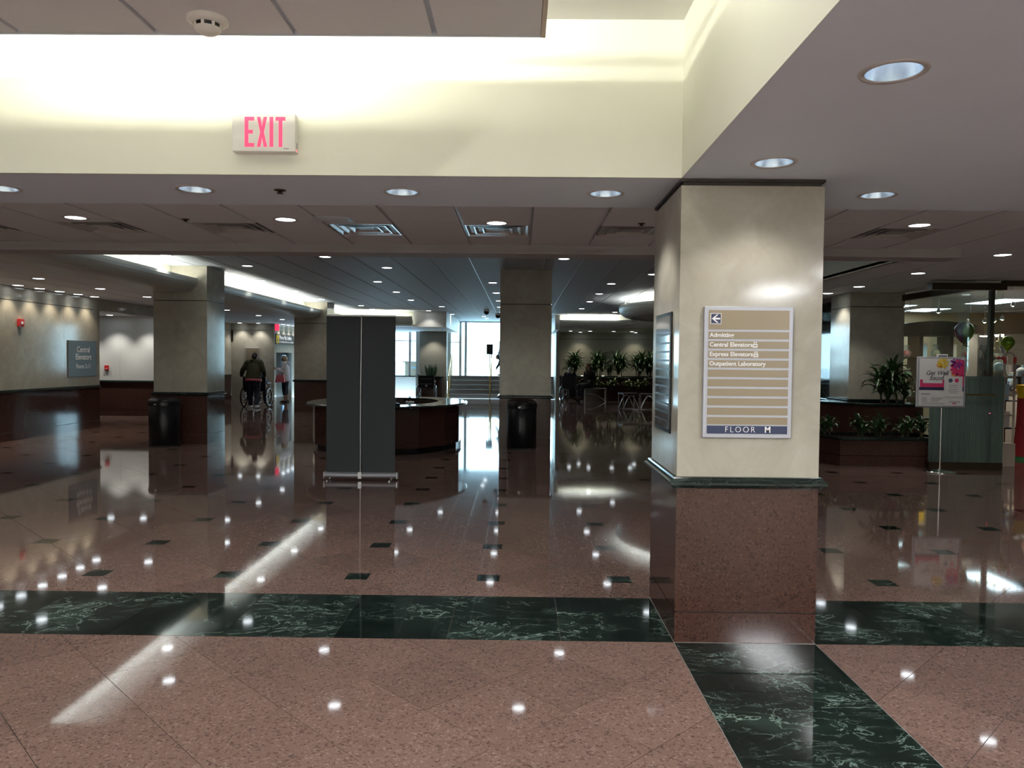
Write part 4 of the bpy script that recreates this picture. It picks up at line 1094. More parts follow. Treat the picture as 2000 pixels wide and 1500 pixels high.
plant('dark corn plant at the left end of the upper planter, by the sign pillar', (4.95, 13.6, 0.76), 0.55, 0.42, 3, 20, 0.055, True)
plant('dark leafy plant in the upper planter against the shop glass', (6.3, 12.72, 0.74), 0.55, 0.36, 2, 20, 0.055)
for k, (x, y, lab) in enumerate(((4.75, 11.75, 'left end, beside the sign pillar'), (5.17, 11.62, 'second from the left'), (5.50, 11.75, 'third from the left'), (5.82, 11.60, 'below the get-well sign'), (6.15, 11.7, 'behind the shop door glass'))):
    plant('low broad-leaved plant in the lower planter, ' + lab, (x, y, 0.31), 0.32, 0.27, 2, 13, 0.07, k < 4, 'lower planter plants', 'leafy_plant', 'leaf', True)
for x, lab in ((2.1, 'leftmost, behind the seated pair'), (3.05, 'second from the left'), (3.95, 'third from the left'), (4.6, 'fourth from the left'), (5.1, 'rightmost, beside the sign pillar')):
    plant('tall palm-like corn plant in the far planter, ' + lab, (x, 30.1, 0.76), 0.98, 0.60, 4, 36, 0.075, False, 'far palms')
plant('small dark corn plant between the second and third palms', (3.5, 29.95, 0.74), 0.55, 0.4, 2, 20, 0.05, False, 'far palms')
for x, lab in ((2.87, 'first'), (3.5, 'second'), (4.1, 'third'), (4.6, 'fourth'), (2.2, 'behind the seated pair,')):
    plant('pale broad-leaved plant in the low far planter, ' + lab + ' from the left' if 'pair' not in lab else 'pale broad-leaved plant in the low far planter behind the seated pair', (x, 29.1, 0.34), 0.30, 0.38, 2, 12, 0.10, False, 'far low plants', 'leafy_plant', 'leaf2')
t = thing('succulent', 'upright dark succulent on the planter beside the steps', 'plant', (-3.3, 28.5, 0.72))
fol = MB(); rnd = random.Random(3)
for k in range(26):
    a = rnd.uniform(0, 2 * PI); r = rnd.uniform(0, 0.14); L = rnd.uniform(0.3, 0.62)
    fol.loft([(r * math.cos(a), r * math.sin(a), 0), ((r + .06) * math.cos(a), (r + .06) * math.sin(a), L * .6), ((r + .12) * math.cos(a), (r + .12) * math.sin(a), L)], [(0.03, .008), (0.032, .008), (0.004, .003)], 6)
fol.loft([(-0.1, -0.1, 0.05), (-0.3, -0.12, 0.12), (-0.48, -0.14, 0.22)], [(.02, .008), (.025, .008), (.004, .003)], 6)
fol.build('foliage', 'leaf', t)

# ================================================================== WHEELCHAIRS
def wheelchair(label, loc, rotz, w=0.6, seat_mat='black_cloth', tags=False):
    t = thing('wheelchair', label, 'wheelchair', loc, rotz, None)
    hw = w / 2
    for s in (-1, 1):
        wh = MB().torus((s * (hw + 0.03), -0.05, 0.305), 0.285, 0.020, 'x', 32, 8).build('drive_wheel', 'rubber', t)
        MB().torus((s * (hw + 0.065), -0.05, 0.305), 0.25, 0.008, 'x', 28, 6).build('hand_rim', 'chrome', wh)
        sp = MB()
        for k in range(10):
            a = 2 * PI * k / 10
            sp.tube([(s * (hw + .03), -0.05, 0.305), (s * (hw + .03), -0.05 + .28 * math.cos(a), 0.305 + .28 * math.sin(a))], 0.004, 5)
        sp.build('spokes', 'steel', wh)
        MB().tube([(s * (hw - 0.0), -0.05, 0.305), (s * (hw + 0.06), -0.05, 0.305)], 0.03, 10).build('hub', 'black', wh)
        ca = MB().torus((s * (hw - 0.03), 0.42, 0.10), 0.075, 0.022, 'x', 20, 6).build('caster', 'rubber', t)
        MB().tube([(s * (hw - .03), 0.42, 0.10), (s * (hw - .03), 0.40, 0.22)], 0.012, 6).build('fork', 'chrome', ca)
        MB().tube([(s * hw, -0.22, 0.93), (s * hw, -0.20, 0.25), (s * hw, -0.15, 0.2), (s * hw, 0.40, 0.22), (s * hw, 0.42, 0.5), (s * hw, -0.2, 0.5)], 0.013, 8).build('side_frame', 'chrome', t)
        MB().tube([(s * hw, -0.22, 0.92), (s * hw, -0.36, 0.94)], 0.018, 8).build('push_handle', 'rubber', t)
        MB().box(s * hw - 0.03, s * hw + 0.03, -0.15, 0.22, 0.70, 0.735, 0.01).build('armrest', 'black', t)
        MB().tube([(s * hw, 0.2, 0.7), (s * hw, 0.22, 0.5)], 0.011, 6).build('arm_post', 'chrome', t)
        MB().tube([(s * (hw - .04), 0.42, 0.5), (s * (hw - .05), 0.55, 0.18), (s * (hw - .06), 0.6, 0.1)], 0.011, 6).build('leg_rest', 'chrome', t)
        MB().box(s * hw - (0.2 if s > 0 else -0.04), s * hw + (-0.04 if s > 0 else 0.2), 0.55, 0.70, 0.085, 0.10).build('footplate', 'black', t)
    MB().box(-hw, hw, -0.2, 0.4, 0.48, 0.51, 0.01).build('seat', seat_mat, t)
    MB().loft([(0, -0.20, 0.5), (0, -0.235, 0.7), (0, -0.225, 0.92)], [(hw, .012)] * 3, 12).build('backrest', seat_mat, t)
    MB().tube([(-hw, -0.1, 0.47), (hw, -0.1, 0.2)], 0.012, 6).tube([(hw, -0.1, 0.47), (-hw, -0.1, 0.2)], 0.012, 6).build('cross_brace', 'black', t)
    if tags:
        for z in (0.80, 0.62): box('printed_stripe', 'ink', (-hw * .7, hw * .7, -0.252, -0.248, z, z + 0.014), t)
        box('care_label', 'paper', (-0.03, 0.04, -0.245, -0.240, 0.53, 0.60), t)
    return t
wheelchair('wheelchair pushed by the person in the olive jacket', (-7.98, 23.25, 0), 0.0, 0.68)
wheelchair('empty black wheelchair parked behind the information desk', (-3.28, 27.1, 0), 0.05, 0.56, tags=True)
wheelchair('wheelchair with the grey-haired visitor, in front of the palms', (1.85, 27.85, 0), -0.35, 0.52)

# ================================================================== PEOPLE
def skin_mesh(pts, edges, rad, sub=1):
    me = bpy.data.meshes.new('body_base'); me.from_pydata(pts, edges, [])
    o = bpy.data.objects.new('body_base', me); C.objects.link(o)
    m = o.modifiers.new('skin', 'SKIN'); 
    if not me.skin_vertices: 
        bpy.context.view_layer.update()
    if me.skin_vertices:
        for i, d in enumerate(me.skin_vertices[0].data):
            r = rad[i]; d.radius = (r, r) if not isinstance(r, tuple) else r
            d.use_root = (i == 0)
    m.use_smooth_shade = True
    s = o.modifiers.new('sub', 'SUBSURF'); s.levels = sub; s.render_levels = sub
    dg = bpy.context.evaluated_depsgraph_get(); dg.update()
    out = bpy.data.meshes.new_from_object(o.evaluated_get(dg))
    v = [tuple(q.co) for q in out.vertices]; f = [list(p.vertices) for p in out.polygons]
    bpy.data.objects.remove(o); bpy.data.meshes.remove(out)
    return v, f
STAND = dict(pelvis=(0, 0, .93), chest=(0, 0, 1.25), neck=(0, -.01, 1.42), head=(0, .01, 1.55), look=(0, 1, 0),
             sh=(.175, 0, 1.38), el=(.24, -.02, 1.11), wr=(.25, .07, .88), hand=(0, .04, -1), hip=(.09, 0, .90), kn=(.10, .02, .49), an=(.10, -.02, .08), toe=(.12, .16, .03))
def person(label, loc, rotz, pose=None, scale=1.0, top='olive', pants='navycloth', hair='hair_dark', hairstyle='short', shoes='black', bulk=1.0, hem=None, hood=False, pants_r=None, sleeve=True, bare_shin=False, drop=0.10):
    """pose joints face local +Y; x-mirrored pairs, or key_l / key_r overrides"""
    J = dict(STAND); J.update(pose or {})
    def g(k, s):
        v = J.get(k + ('_r' if s > 0 else '_l'))
        if v is None: v = J[k]; return Vector((v[0] * s, v[1], v[2]))
        return Vector(v)
    t = thing('person', label, 'person', loc, rotz)
    t.scale = (scale,) * 3
    pel, che, nec, hd = (Vector(J[k]) for k in ('pelvis', 'chest', 'neck', 'head'))
    pts = [pel, (pel + che) / 2, che, nec, hd]; ed = [(0, 1), (1, 2), (2, 3), (3, 4)]; rad = [.115, .11, .12, .05, .055]
    for s in (-1, 1):
        b = len(pts); pts += [g('sh', s), g('el', s), g('wr', s), g('wr', s) + g('hand', s).normalized() * .07]; ed += [(2, b), (b, b + 1), (b + 1, b + 2), (b + 2, b + 3)]; rad += [.052, .04, .027, .034]
    for s in (-1, 1):
        b = len(pts); pts += [g('hip', s), g('kn', s), g('an', s), g('toe', s)]; ed += [(0, b), (b, b + 1), (b + 1, b + 2), (b + 2, b + 3)]; rad += [.082, .055, .036, .03]
    v, f = skin_mesh([tuple(p) for p in pts], ed, rad)
    body = MB(); body.add(v, f, True)
    # head with face
    look = Vector(J['look']).normalized(); sd = look.cross(Vector((0, 0, 1))).normalized(); up = sd.cross(look)
    def hp(x, y, z): return hd + sd * x + look * y + up * z
    n, m = 20, 14; vs = []
    for j in range(m + 1):
        ph = PI * j / m; z = -math.cos(ph); q = math.sin(ph)
        for k in range(n):
            a = 2 * PI * k / n; x, y = q * math.cos(a), q * math.sin(a)
            wx = .076 * (1 - .22 * max(0, -z)); wy = .094
            yy = y * wy
            if y > .75 and abs(x) < .2: yy += .022 * max(0, 1 - abs(z + .12) / .25)      # nose
            if z < -.5 and y > 0: yy += .012                                              # chin
            vs.append(hp(x * wx, yy, z * .118))
    body.add(vs, [(j * n + k, j * n + (k + 1) % n, (j + 1) * n + (k + 1) % n, (j + 1) * n + k) for j in range(m) for k in range(n)], True)
    for s in (-1, 1): body.ball(tuple(hp(s * .078, -.005, -.005)), (.012, .018, .03), 8, 6)
    # hands: five separate fingers
    for s in (-1, 1):
        h = g('hand', s).normalized(); w0 = g('wr', s); pc = w0 + h * .075
        sid = h.cross(Vector((0, 1, 0)) if abs(h.y) < .8 else Vector((0, 0, 1))).normalized(); nrm = sid.cross(h)
        for i, (o_, L) in enumerate(((-.028, .062), (-.009, .072), (.010, .068), (.028, .052))):
            p0 = pc + sid * o_; p1 = p0 + h * L * .55 + nrm * .006; p2 = p1 + h * L * .4 + nrm * .02
            body.loft([p0 - h * .02, p0, p1, p2], [.010, .010, .009, .006], 6)
        p0 = w0 + h * .03 + sid * .03 * s; body.loft([p0, p0 + sid * .03 * s + h * .03, p0 + sid * .035 * s + h * .06 + nrm * .015], [.012, .011, .007], 6)
    body.cur = 1
    for s in (-1, 1): body.ball(tuple(hp(s * .03, .084, .012)), (.011, .008, .008), 8, 6)
    body.cur = 2
    body.loft([hp(-.024, .088, -.058), hp(0, .094, -.058), hp(.024, .088, -.058)], [(.004, .006), (.006, .008), (.004, .006)], 6)
    body.build('body', ['skin', 'ink_dark', 'pink'], t)
    # hair
    hr = MB(); vs = []; n, m = 22, 14
    zlow = {'short': -.58, 'bob': -.75, 'long': -.6, 'bun': -.4}[hairstyle]
    for j in range(m + 1):
        ph = PI * j / m
        for k in range(n):
            a = 2 * PI * k / n; x, y, z = math.sin(ph) * math.cos(a), math.sin(ph) * math.sin(a), math.cos(ph)
            front = max(0, y)
            lim = zlow + front * (0.35 - zlow + .25)
            if z < lim: z = lim; rr = .92
            else: rr = 1.06 + 0.015 * math.sin(9 * a + 5 * ph)
            q = math.sqrt(max(0, 1 - z * z)) if rr > 1 else math.sqrt(max(0, 1 - lim * lim)) * max(0, 1 - (ph / PI - .5) * .8)
            vs.append(hp(q * math.cos(a) * .078 * rr, q * math.sin(a) * .096 * rr - .006, z * .118 * (1.08 if z > 0 else 1.0)))
    hr.add(vs, [(j * n + k, j * n + (k + 1) % n, (j + 1) * n + (k + 1) % n, (j + 1) * n + k) for j in range(m) for k in range(n)], True)
    if hairstyle == 'long':
        for s in (-1, 1): hr.loft([hp(s * .06, -.01, .02), hp(s * .082, -.0, -.08), hp(s * .085, .02, -.22), hp(s * .07, .03, -.30)], [(.03, .05), (.034, .055), (.034, .04), (.012, .015)], 8)
        hr.loft([hp(0, -.07, .0), hp(0, -.095, -.12), hp(0, -.09, -.28)], [(.08, .04), (.10, .04), (.06, .02)], 10)
    if hairstyle == 'bun': hr.ball(tuple(hp(0, -.10, .07)), .045)
    hr.build('hair', hair, t)
    # clothes
    B = bulk; side = (g('sh', 1) - g('sh', -1)).normalized()
    cl = MB(); hipz = pel + (pel - che).normalized() * drop
    cl.loft([hipz, pel, (pel * .6 + che * .4), che, che + (nec - che) * .62, nec + (hd - nec) * .12], [(.198 * B, .158 * B), (.192 * B, .155 * B), (.172 * B, .135 * B), (.185 * B, .125 * B), (.15 * B, .09), (.062, .06)], 18, side)
    for s in (-1, 1):
        sh, el, wr = g('sh', s), g('el', s), g('wr', s)
        cl.ball(tuple(sh - side * s * .02), .078 * B, 12, 8)
        if sleeve: cl.loft([sh, (sh + el) / 2, el, (el + wr) / 2, wr], [.072 * B, .064 * B, .056 * B, .05 * B, .042], 12)
        else: cl.loft([sh, (sh + el) / 2, el * .9 + sh * .1], [.072 * B, .064 * B, .066 * B], 12)
        cl.ball(tuple(el), .056 * B, 10, 6)
    if hood: cl.loft([nec + Vector((-.10, .0, -.02)), nec + Vector((-.05, -.09, -.01)), nec + Vector((.05, -.09, -.01)), nec + Vector((.10, .0, -.02))], [.035, .055, .055, .035], 10)
    cl.build('jacket', top, t)
    if hem: MB().loft([hipz + (pel - che).normalized() * .035, hipz - (pel - che).normalized() * .02], [(.200 * B, .160 * B)] * 2, 18, side).build('shirt_hem', hem, t)
    for s in (-1, 1):
        hip, kn, an, toe = g('hip', s), g('kn', s), g('an', s), g('toe', s)
        end = an if not bare_shin else kn + (an - kn) * .55
        MB().loft([pel + (hip - pel) * .75 + Vector((0, 0, .02)), hip, (hip + kn) / 2, kn, (kn + end) / 2, end], [(.088 * B, .10 * B), (.096 * B, .105 * B), (.090 * B, .092 * B), (.075 * B, .075 * B), .068, .06], 14, side).build('trouser_leg', (pants_r if s > 0 and pants_r else pants), t)
        d = (toe - an); d.z = 0; d.normalize()
        base = Vector((an.x, an.y, an.z - .045))
        MB().loft([base - d * .075, base - d * .04, base + d * .06, base + d * .15, base + d * .19], [(.028, .025), (.038, .042), (.044, .036), (.042, .026), (.02, .012)], 10, side).build('shoe', shoes, t)
    return t
# 1 pusher
person('person in an olive hooded jacket and dark trousers, seen from behind pushing a wheelchair', (-7.86, 22.62, 0), 0,
       dict(chest=(0, .05, 1.24), neck=(0, .08, 1.40), head=(0, .11, 1.51), el_l=(-.34, .02, 1.10), el_r=(.29, .02, 1.10), wr_l=(-.44, .22, .95), wr_r=(.25, .22, .95), hand=(0, 1, -.2), sh=(.19, .05, 1.34), kn_l=(-.11, .06, .49), an_l=(-.11, .04, .08), toe_l=(-.12, .22, .03), an_r=(.12, -.10, .10), toe_r=(.13, .08, .03)),
       1.0, 'olive', 'navycloth', 'hair_dark', 'short', 'white', 1.22, 'pink', True, 'plaid')
SIT = dict(pelvis=(0, -.05, .60), chest=(0, -.10, .92), neck=(0, -.09, 1.08), head=(0, -.06, 1.21), sh=(.17, -.09, 1.05), el=(.25, -.10, .80), wr=(.22, .14, .76), hand=(0, 1, -.1), hip=(.09, 0, .59), kn=(.11, .40, .56), an=(.11, .48, .16), toe=(.12, .64, .12))
person('person sitting in the pushed wheelchair, blue denim sleeves', (-7.98, 23.28, 0), 0, dict(SIT, el=(.33, -.10, .82), wr=(.30, .1, .76)), 0.93, 'denim', 'navycloth', 'hair_grey', 'short')
# 2 woman with phone, facing left (local +Y -> world -X)
w2 = person('person in a white hooded jacket with cropped dark trousers, reading a phone', (-7.84, 25.65, 0), PI / 2,
            dict(head=(0, .04, 1.50), neck=(0, .01, 1.38), look=(0, 1, -.25), el=(.22, .06, 1.08), wr=(.10, .30, 1.16), hand=(-.4, 1, .25), pelvis=(0, 0, .90), sh=(.165, 0, 1.34), chest=(0, 0, 1.2)),
            0.97, 'hoodie', 'navycloth', 'hair_blond', 'bob', 'black', 1.0, None, True, bare_shin=True, drop=0.17)
tag(MB().box(-.004, .004, -.035, .035, 0, .14, .002).build('phone', 'black', None, (-8.25, 25.70, 1.16), 0.2), 'dark phone held by the person in the white jacket', 'phone')
t = thing('shoulder_bag', 'pink shoulder bag hanging at the hip of the person in white', 'bag', (-7.93, 25.38, 0.68))
MB().prism_y([(-.17, 0), (.15, 0), (.13, .24), (-.11, .24)], -0.05, 0.05).build('body', 'pink', t)
MB().tube([(-.09, 0, .23), (0.02, 0.05, .42), (0.10, 0.14, .56)], 0.010, 6).build('strap', 'pink', t)
box('flap', 'pink', (-.12, .12, -.058, -.05, .13, .245), t)
# 3, 4 seated pair
person('grey-haired person in dark clothes seen from behind in the wheelchair by the palms', (1.85, 27.85, 0), -0.35, SIT, 0.95, 'navycloth', 'navycloth', 'hair_grey', 'bob')
person('seated person with long brown hair and a black jacket, facing the grey-haired visitor', (2.52, 28.32, 0), 2.35, dict(SIT, head=(0, -.03, 1.27), neck=(0, -.07, 1.12)), 1.0, 'black_cloth', 'black_cloth', 'hair_brown', 'long', bulk=1.1)
# 5, 6 at the entrance
person('person in a checked shirt beyond the loudspeaker on the landing', (-0.70, 31.02, 0.85), 1.2, None, 0.98, 'shirt_check', 'scrubs', 'hair_dark', 'short')
person('dark-clothed person bending on the entrance steps beside the column', (-0.62, 30.25, 0.51), PI / 2, dict(chest=(0, .12, 1.16), neck=(0, .22, 1.29), head=(0, .31, 1.37), sh=(.17, .16, 1.24), el=(.22, .25, 1.0), wr=(.2, .36, .82)), 0.8, 'black_cloth', 'black_cloth', 'hair_dark', 'short')
# 7 shop
person('person in a light blue top and black trousers at the right edge inside the shop', (8.62, 13.0, 0), 2.6, dict(el=(.28, .05, 1.1), wr=(.2, .26, 1.05), hand=(-.2, 1, 0)), 1.0, 'scrubs', 'black_cloth', 'hair_brown', 'short', sleeve=False)

# loudspeaker on the landing
t = thing('loudspeaker', 'black loudspeaker on a pole before the bright entrance glazing', 'loudspeaker', (-1.20, 30.75, 0.85))
MB().box(-.13, .13, -.1, .1, .86, 1.27, .01).build('cabinet', 'black', t); MB().tube([(0, 0, .02), (0, 0, .88)], .018).build('pole', 'steel', t)
for a in (2.4, 4.0, 5.2): MB().tube([(0, 0, .3), (.2 * math.cos(a), .2 * math.sin(a), .012)], .011, 6).build('leg', 'steel', t)

# lounge tables and bench
def low_table(label, loc, rotz, w=0.56, d=0.5, h=0.5):
    t = thing('side_table', label, 'table', loc, rotz)
    MB().box(-w / 2, w / 2, -d / 2, d / 2, h - .03, h, .004).build('top', 'black', t)
    for s in (-1, 1):
        y = s * (d / 2 - .02)
        MB().tube([(-w / 2 + .02, y, h - .03), (-w / 2 + .02, y, .01), (w / 2 - .02, y, .01), (w / 2 - .02, y, h - .03)], .010, 6).build('leg_frame', 'chrome', t)
        MB().tube([(-w / 2 + .03 + (w - .06) * k / 12, y, .02 + (h - .09) * math.sin(PI * k / 12)) for k in range(13)], .010, 6).build('arch', 'chrome', t)
low_table('low table with chrome arched legs, left of the two in the far lounge', (3.42, 24.0, 0), 0.2)
low_table('low table with chrome arched legs, right of the two beside the sign pillar', (4.02, 23.8, 0), -0.15)
t = thing('bench', 'low bench with a curved chrome leg carrying the long-haired visitor', 'bench', (2.80, 28.40, 0))
MB().box(-.42, .42, -.22, .22, .44, .49, .01).build('seat', 'wood', t)
MB().tube([(-.36 + .72 * k / 12, -.18, .30 - .28 * (k / 12) ** 2) for k in range(13)], .014, 8).build('curved_leg', 'chrome', t)
for x in (-.38, .38):
    for y in (-.18, .18): MB().tube([(x, y, 0), (x, y, .44)], .012, 6).build('leg', 'chrome', t)
t = thing('paper_cup', 'white paper cup on the low far planter edge beside the seated pair', 'cup', (2.62, 28.84, 0.45))
MB().lathe([(.032, 0), (.042, .11)], 16).build('cup', 'white', t); MB().lathe([(.044, .11), (.042, .122)], 16).build('lid', 'white_plastic', t)

# ================================================================== GIFT SHOP
struct(box('wall_shop_back', 'tan', (6.6, 14, 18.4, 18.5, 0, 2.8)), 'warm tan rear wall of the gift shop')
struct(box('wall_shop_right', 'tan', (13.9, 14, 11, 18.5, 0, 2.8)), 'far side wall of the gift shop')
struct(box('ceiling_shop', 'paint_white', (6.5, 14, 11.2, 18.5, 2.72, 2.78)), 'gift shop ceiling')
s_ = struct(box('wall_slat', 'slat', (10.4, 13.5, 17.6, 17.7, 0.2, 2.2)), 'bright slatwall in the shop')
for k in range(12): box('slat', 'slat', (10.4, 13.5, 17.58, 17.6, 0.3 + .155 * k, 0.3 + .155 * k + .14), s_)
# shop front: header, side glass and the open glass door
struct(MB().box(5.86, 6.92, 11.02, 11.16, 2.56, 2.66).box(6.46, 6.54, 11.16, 13.1, 2.56, 2.66).box(6.9, 11, 11.04, 11.14, 2.62, 2.70).build('trim_6', 'bronze_dark'), 'dark bronze header over the gift shop front')
w = struct(box('window_3', 'bronze_dark', (6.47, 6.53, 11.2, 13.1, 0, 0.10)), 'side glass wall of the gift shop')
box('pane', 'glass', (6.495, 6.505, 11.2, 13.1, 0.10, 2.56), w)
d = struct(box('door_2', 'bronze_dark', (5.90, 6.95, 11.06, 11.12, 0.0, 0.09)), 'open ribbed glass door leaf of the gift shop with brass bar')
box('clear_pane', 'glass', (5.89, 6.92, 11.085, 11.095, 1.33, 2.56), d)
box('frosted_pane', 'frost', (5.90, 6.96, 11.085, 11.095, 0.09, 1.33), d)
for k in range(34):
    x = 5.92 + 1.02 * k / 33
    MB().box(-.006, .006, -.004, 0, 0, 1.2).build('rib', 'frost', d, (x, 11.085, 0.10))
box('post', 'bronze_dark', (6.74, 6.80, 11.10, 11.16, 0.09, 2.56), d)
MB().tube([(6.0, 11.03, 1.065), (6.80, 11.03, 1.065)], .011, 8).build('push_bar', 'brass', d)
for x in (6.05, 6.75): MB().tube([(x, 11.03, 1.065), (x, 11.09, 1.065)], .008, 6).build('bar_bracket', 'brass', d)
MB().ball((6.76, 11.08, .80), .007, 8, 6).build('sensor', 'led_red', d)

struct(box('wall_shop_left', 'tan', (6.52, 6.6, 13.9, 18.5, 0, 2.8)), 'left wall of the gift shop')
# hutch and shelves
t = thing('display_hutch', 'dark wooden hutch with arched cornice seen through the shop glass', 'hutch', (7.75, 14.6, 0))
mb = MB(); mb.prism_y([(-.85, 2.02), (.85, 2.02), (.85, 2.20)] + [(.85 - 1.7 * k / 10, 2.20 + .10 * math.sin(PI * k / 10)) for k in range(1, 10)] + [(-.85, 2.20)], -.25, .25); mb.build('cornice', 'wood', t)
for x in (-.82, -.28, .28, .82): box('upright', 'wood', (x - .035, x + .035, -.22, .22, 0, 2.02), t)
for z in (.45, .85, 1.22, 1.60): box('shelf', 'wood', (-.82, .82, -.22, .22, z, z + .03), t)
box('base', 'wood', (-.85, .85, -.25, .25, 0, .10), t)
rnd = random.Random(11)
cols = ['pink', 'lightblue', 'plush', 'white', 'redcloth', 'green', 'yellow', 'paper', 'bluefoil']
for zi, (z, nm) in enumerate(((.88, 'lower middle shelf'), (1.25, 'upper middle shelf'), (1.63, 'top shelf'))):
    for k in range(6):
        x = 7.0 + .27 * k + rnd.uniform(-.02, .02); h = rnd.uniform(.16, .28)
        c = cols[(k + zi * 4) % len(cols)]
        if k % 2:
            g_ = thing('gift_bag', 'cellophane-wrapped gift on the dark hutch, %s, %s from the left' % (nm, ORD[k]), 'gift', (x, 14.5, z), 0, 'hutch gifts')
            MB().lathe([(.07, 0), (.09, h * .4), (.03, h * .75), (.07, h), (.001, h * .9)], 12).build('wrap', 'cellophane', g_); MB().ball((0, 0, h * .3), (.06, .06, h * .28), 10, 8).build('contents', c, g_)
        else:
            g_ = thing('gift_box', 'gift box on the dark hutch, %s, %s from the left' % (nm, ORD[k]), 'gift', (x, 14.5, z), 0, 'hutch gifts')
            box('carton', c, (-.075, .075, -.06, .06, 0, h * .85), g_); box('lid', 'paper', (-.08, .08, -.065, .065, h * .85, h), g_)
t = thing('shelf_unit', 'pale glass shelf unit in the shop behind the door leaf', 'shelf', (8.02, 13.3, 0))
for x in (-.22, .22): box('upright', 'silver', (x - .015, x + .015, -.15, .15, 0, 2.02), t)
for z in (.6, .95, 1.25, 1.58, 1.95): box('shelf', 'silver', (-.22, .22, -.15, .15, z, z + .02), t)
box('back_panel', 'paper', (-.22, .22, .15, .16, .3, 2.0), t)
for zi, z in enumerate((.62, .97, 1.27, 1.60)):
    for k in range(3):
        c = cols[(k * 2 + zi) % len(cols)]
        g_ = thing('gift_item', 'cellophane-wrapped item on the pale shop shelf, %s level, %s' % (('lowest', 'second', 'third', 'top')[zi], ('left', 'middle', 'right')[k]), 'gift', (7.88 + .14 * k, 13.25, z), 0, 'shelf gifts')
        MB().lathe([(.05, 0), (.06, .1), (.02, .18), (.045, .23), (.001, .22)], 12).build('wrap', 'cellophane', g_); MB().ball((0, 0, .08), (.042, .042, .07), 10, 8).build('contents', c, g_)
def balloon(label, loc, r, colours, L):
    t = thing('balloon', label, 'balloon', loc)
    prof = [(.001, -1.22), (.05, -1.2), (.10, -1.12), (.45, -.85), (.8, -.45), (.98, 0), (.92, .4), (.68, .74), (.36, .94), (.001, 1.0)]
    n = 20
    for i, c in enumerate(colours):
        a0, a1 = 2 * PI * i / len(colours) - 2.2, 2 * PI * (i + 1) / len(colours) - 2.2
        mb = MB(); k2 = 8; vs = []
        for q, z in prof:
            for k in range(k2 + 1):
                a = a0 + (a1 - a0) * k / k2; vs.append((q * r * math.cos(a), q * r * math.sin(a), z * r * 1.1))
        mb.add(vs, [(j * (k2 + 1) + k, j * (k2 + 1) + k + 1, (j + 1) * (k2 + 1) + k + 1, (j + 1) * (k2 + 1) + k) for j in range(len(prof) - 1) for k in range(k2)], True)
        mb.build('gore', c, t)
    MB().lathe([(.012, 0), (.022, -.03)], 10, (0, 0, -1.3 * r)).build('knot', colours[0], t)
    MB().tube([(0, 0, -1.35 * r), (.01, .0, -1.35 * r - L * .5), (0, 0, -1.35 * r - L)], .003, 5).build('string', 'white', t)
balloon('large green and purple foil balloon behind the clear shop door pane', (7.32, 12.75, 2.03), .155, ['greenfoil', 'purple', 'greenfoil', 'purple'], 1.8)
balloon('green and blue foil balloon floating right of the shop door', (8.07, 12.8, 1.86), .105, ['greenfoil', 'bluefoil', 'greenfoil'], .5)
# counter display
t = thing('display_table', 'shop table with gift bags beside the door leaf', 'table', (7.95, 12.75, 0))
box('top', 'wood', (-.2, .2, -.2, .2, 1.28, 1.31), t)
for x in (-.18, .18):
    for y in (-.18, .18): box('leg', 'bronze_dark', (x - .015, x + .015, y - .015, y + .015, 0, 1.28), t)
box('shelf', 'wood', (-.19, .19, -.19, .19, .9, .92), t); box('lower_shelf', 'wood', (-.19, .19, -.19, .19, .45, .47), t)
t = thing('gift_basket', 'clear wrapped gift basket with a red bow on the shop table', 'basket', (7.88, 12.72, 1.31))
MB().lathe([(.13, 0), (.15, .08), (.11, .20), (.03, .30), (.09, .38), (.001, .36)], 18).build('wrap', 'cellophane', t); MB().lathe([(.11, .005), (.12, .09), (.001, .10)], 16).build('basket', 'stem', t)
MB().ball((-.035, -.05, .30), (.04, .02, .03), 10, 6).ball((.035, -.05, .30), (.04, .02, .03), 10, 6).build('bow', 'red', t); MB().ball((0, 0, .15), (.08, .08, .08), 12, 8).build('toy', 'lightblue', t)
t = thing('plush_rabbit', 'white plush rabbit above the gift basket', 'toy', (7.98, 12.95, 1.62))
MB().ball((0, 0, .09), (.075, .065, .09)).ball((0, -.01, .22), (.06, .055, .058)).build('body', 'plush', t)
for x in (-.03, .03): MB().loft([(x, 0, .26), (x * 1.6, 0, .34), (x * 2, .01, .40)], [.014, .02, .008], 8).build('ear', 'plush', t)
box('stand', 'wood', (-.08, .08, -.07, .07, -.31, .0), t)
for x, z, c, lab in ((7.93, .92, 'lightblue', 'light blue gift bag on the middle shelf of the shop table'), (7.95, .47, 'paper', 'stack of white folded bags on the low shelf of the shop table')):
    t = thing('gift_bag', lab, 'bag', (x, 12.72, z))
    MB().prism_y([(-.1, 0), (.1, 0), (.11, .26), (-.11, .26)], -.05, .05).build('bag', c, t); MB().tube([(-.05, -.04, .25), (0, -.04, .32), (.05, -.04, .25)], .004, 5).build('handle', 'white', t)
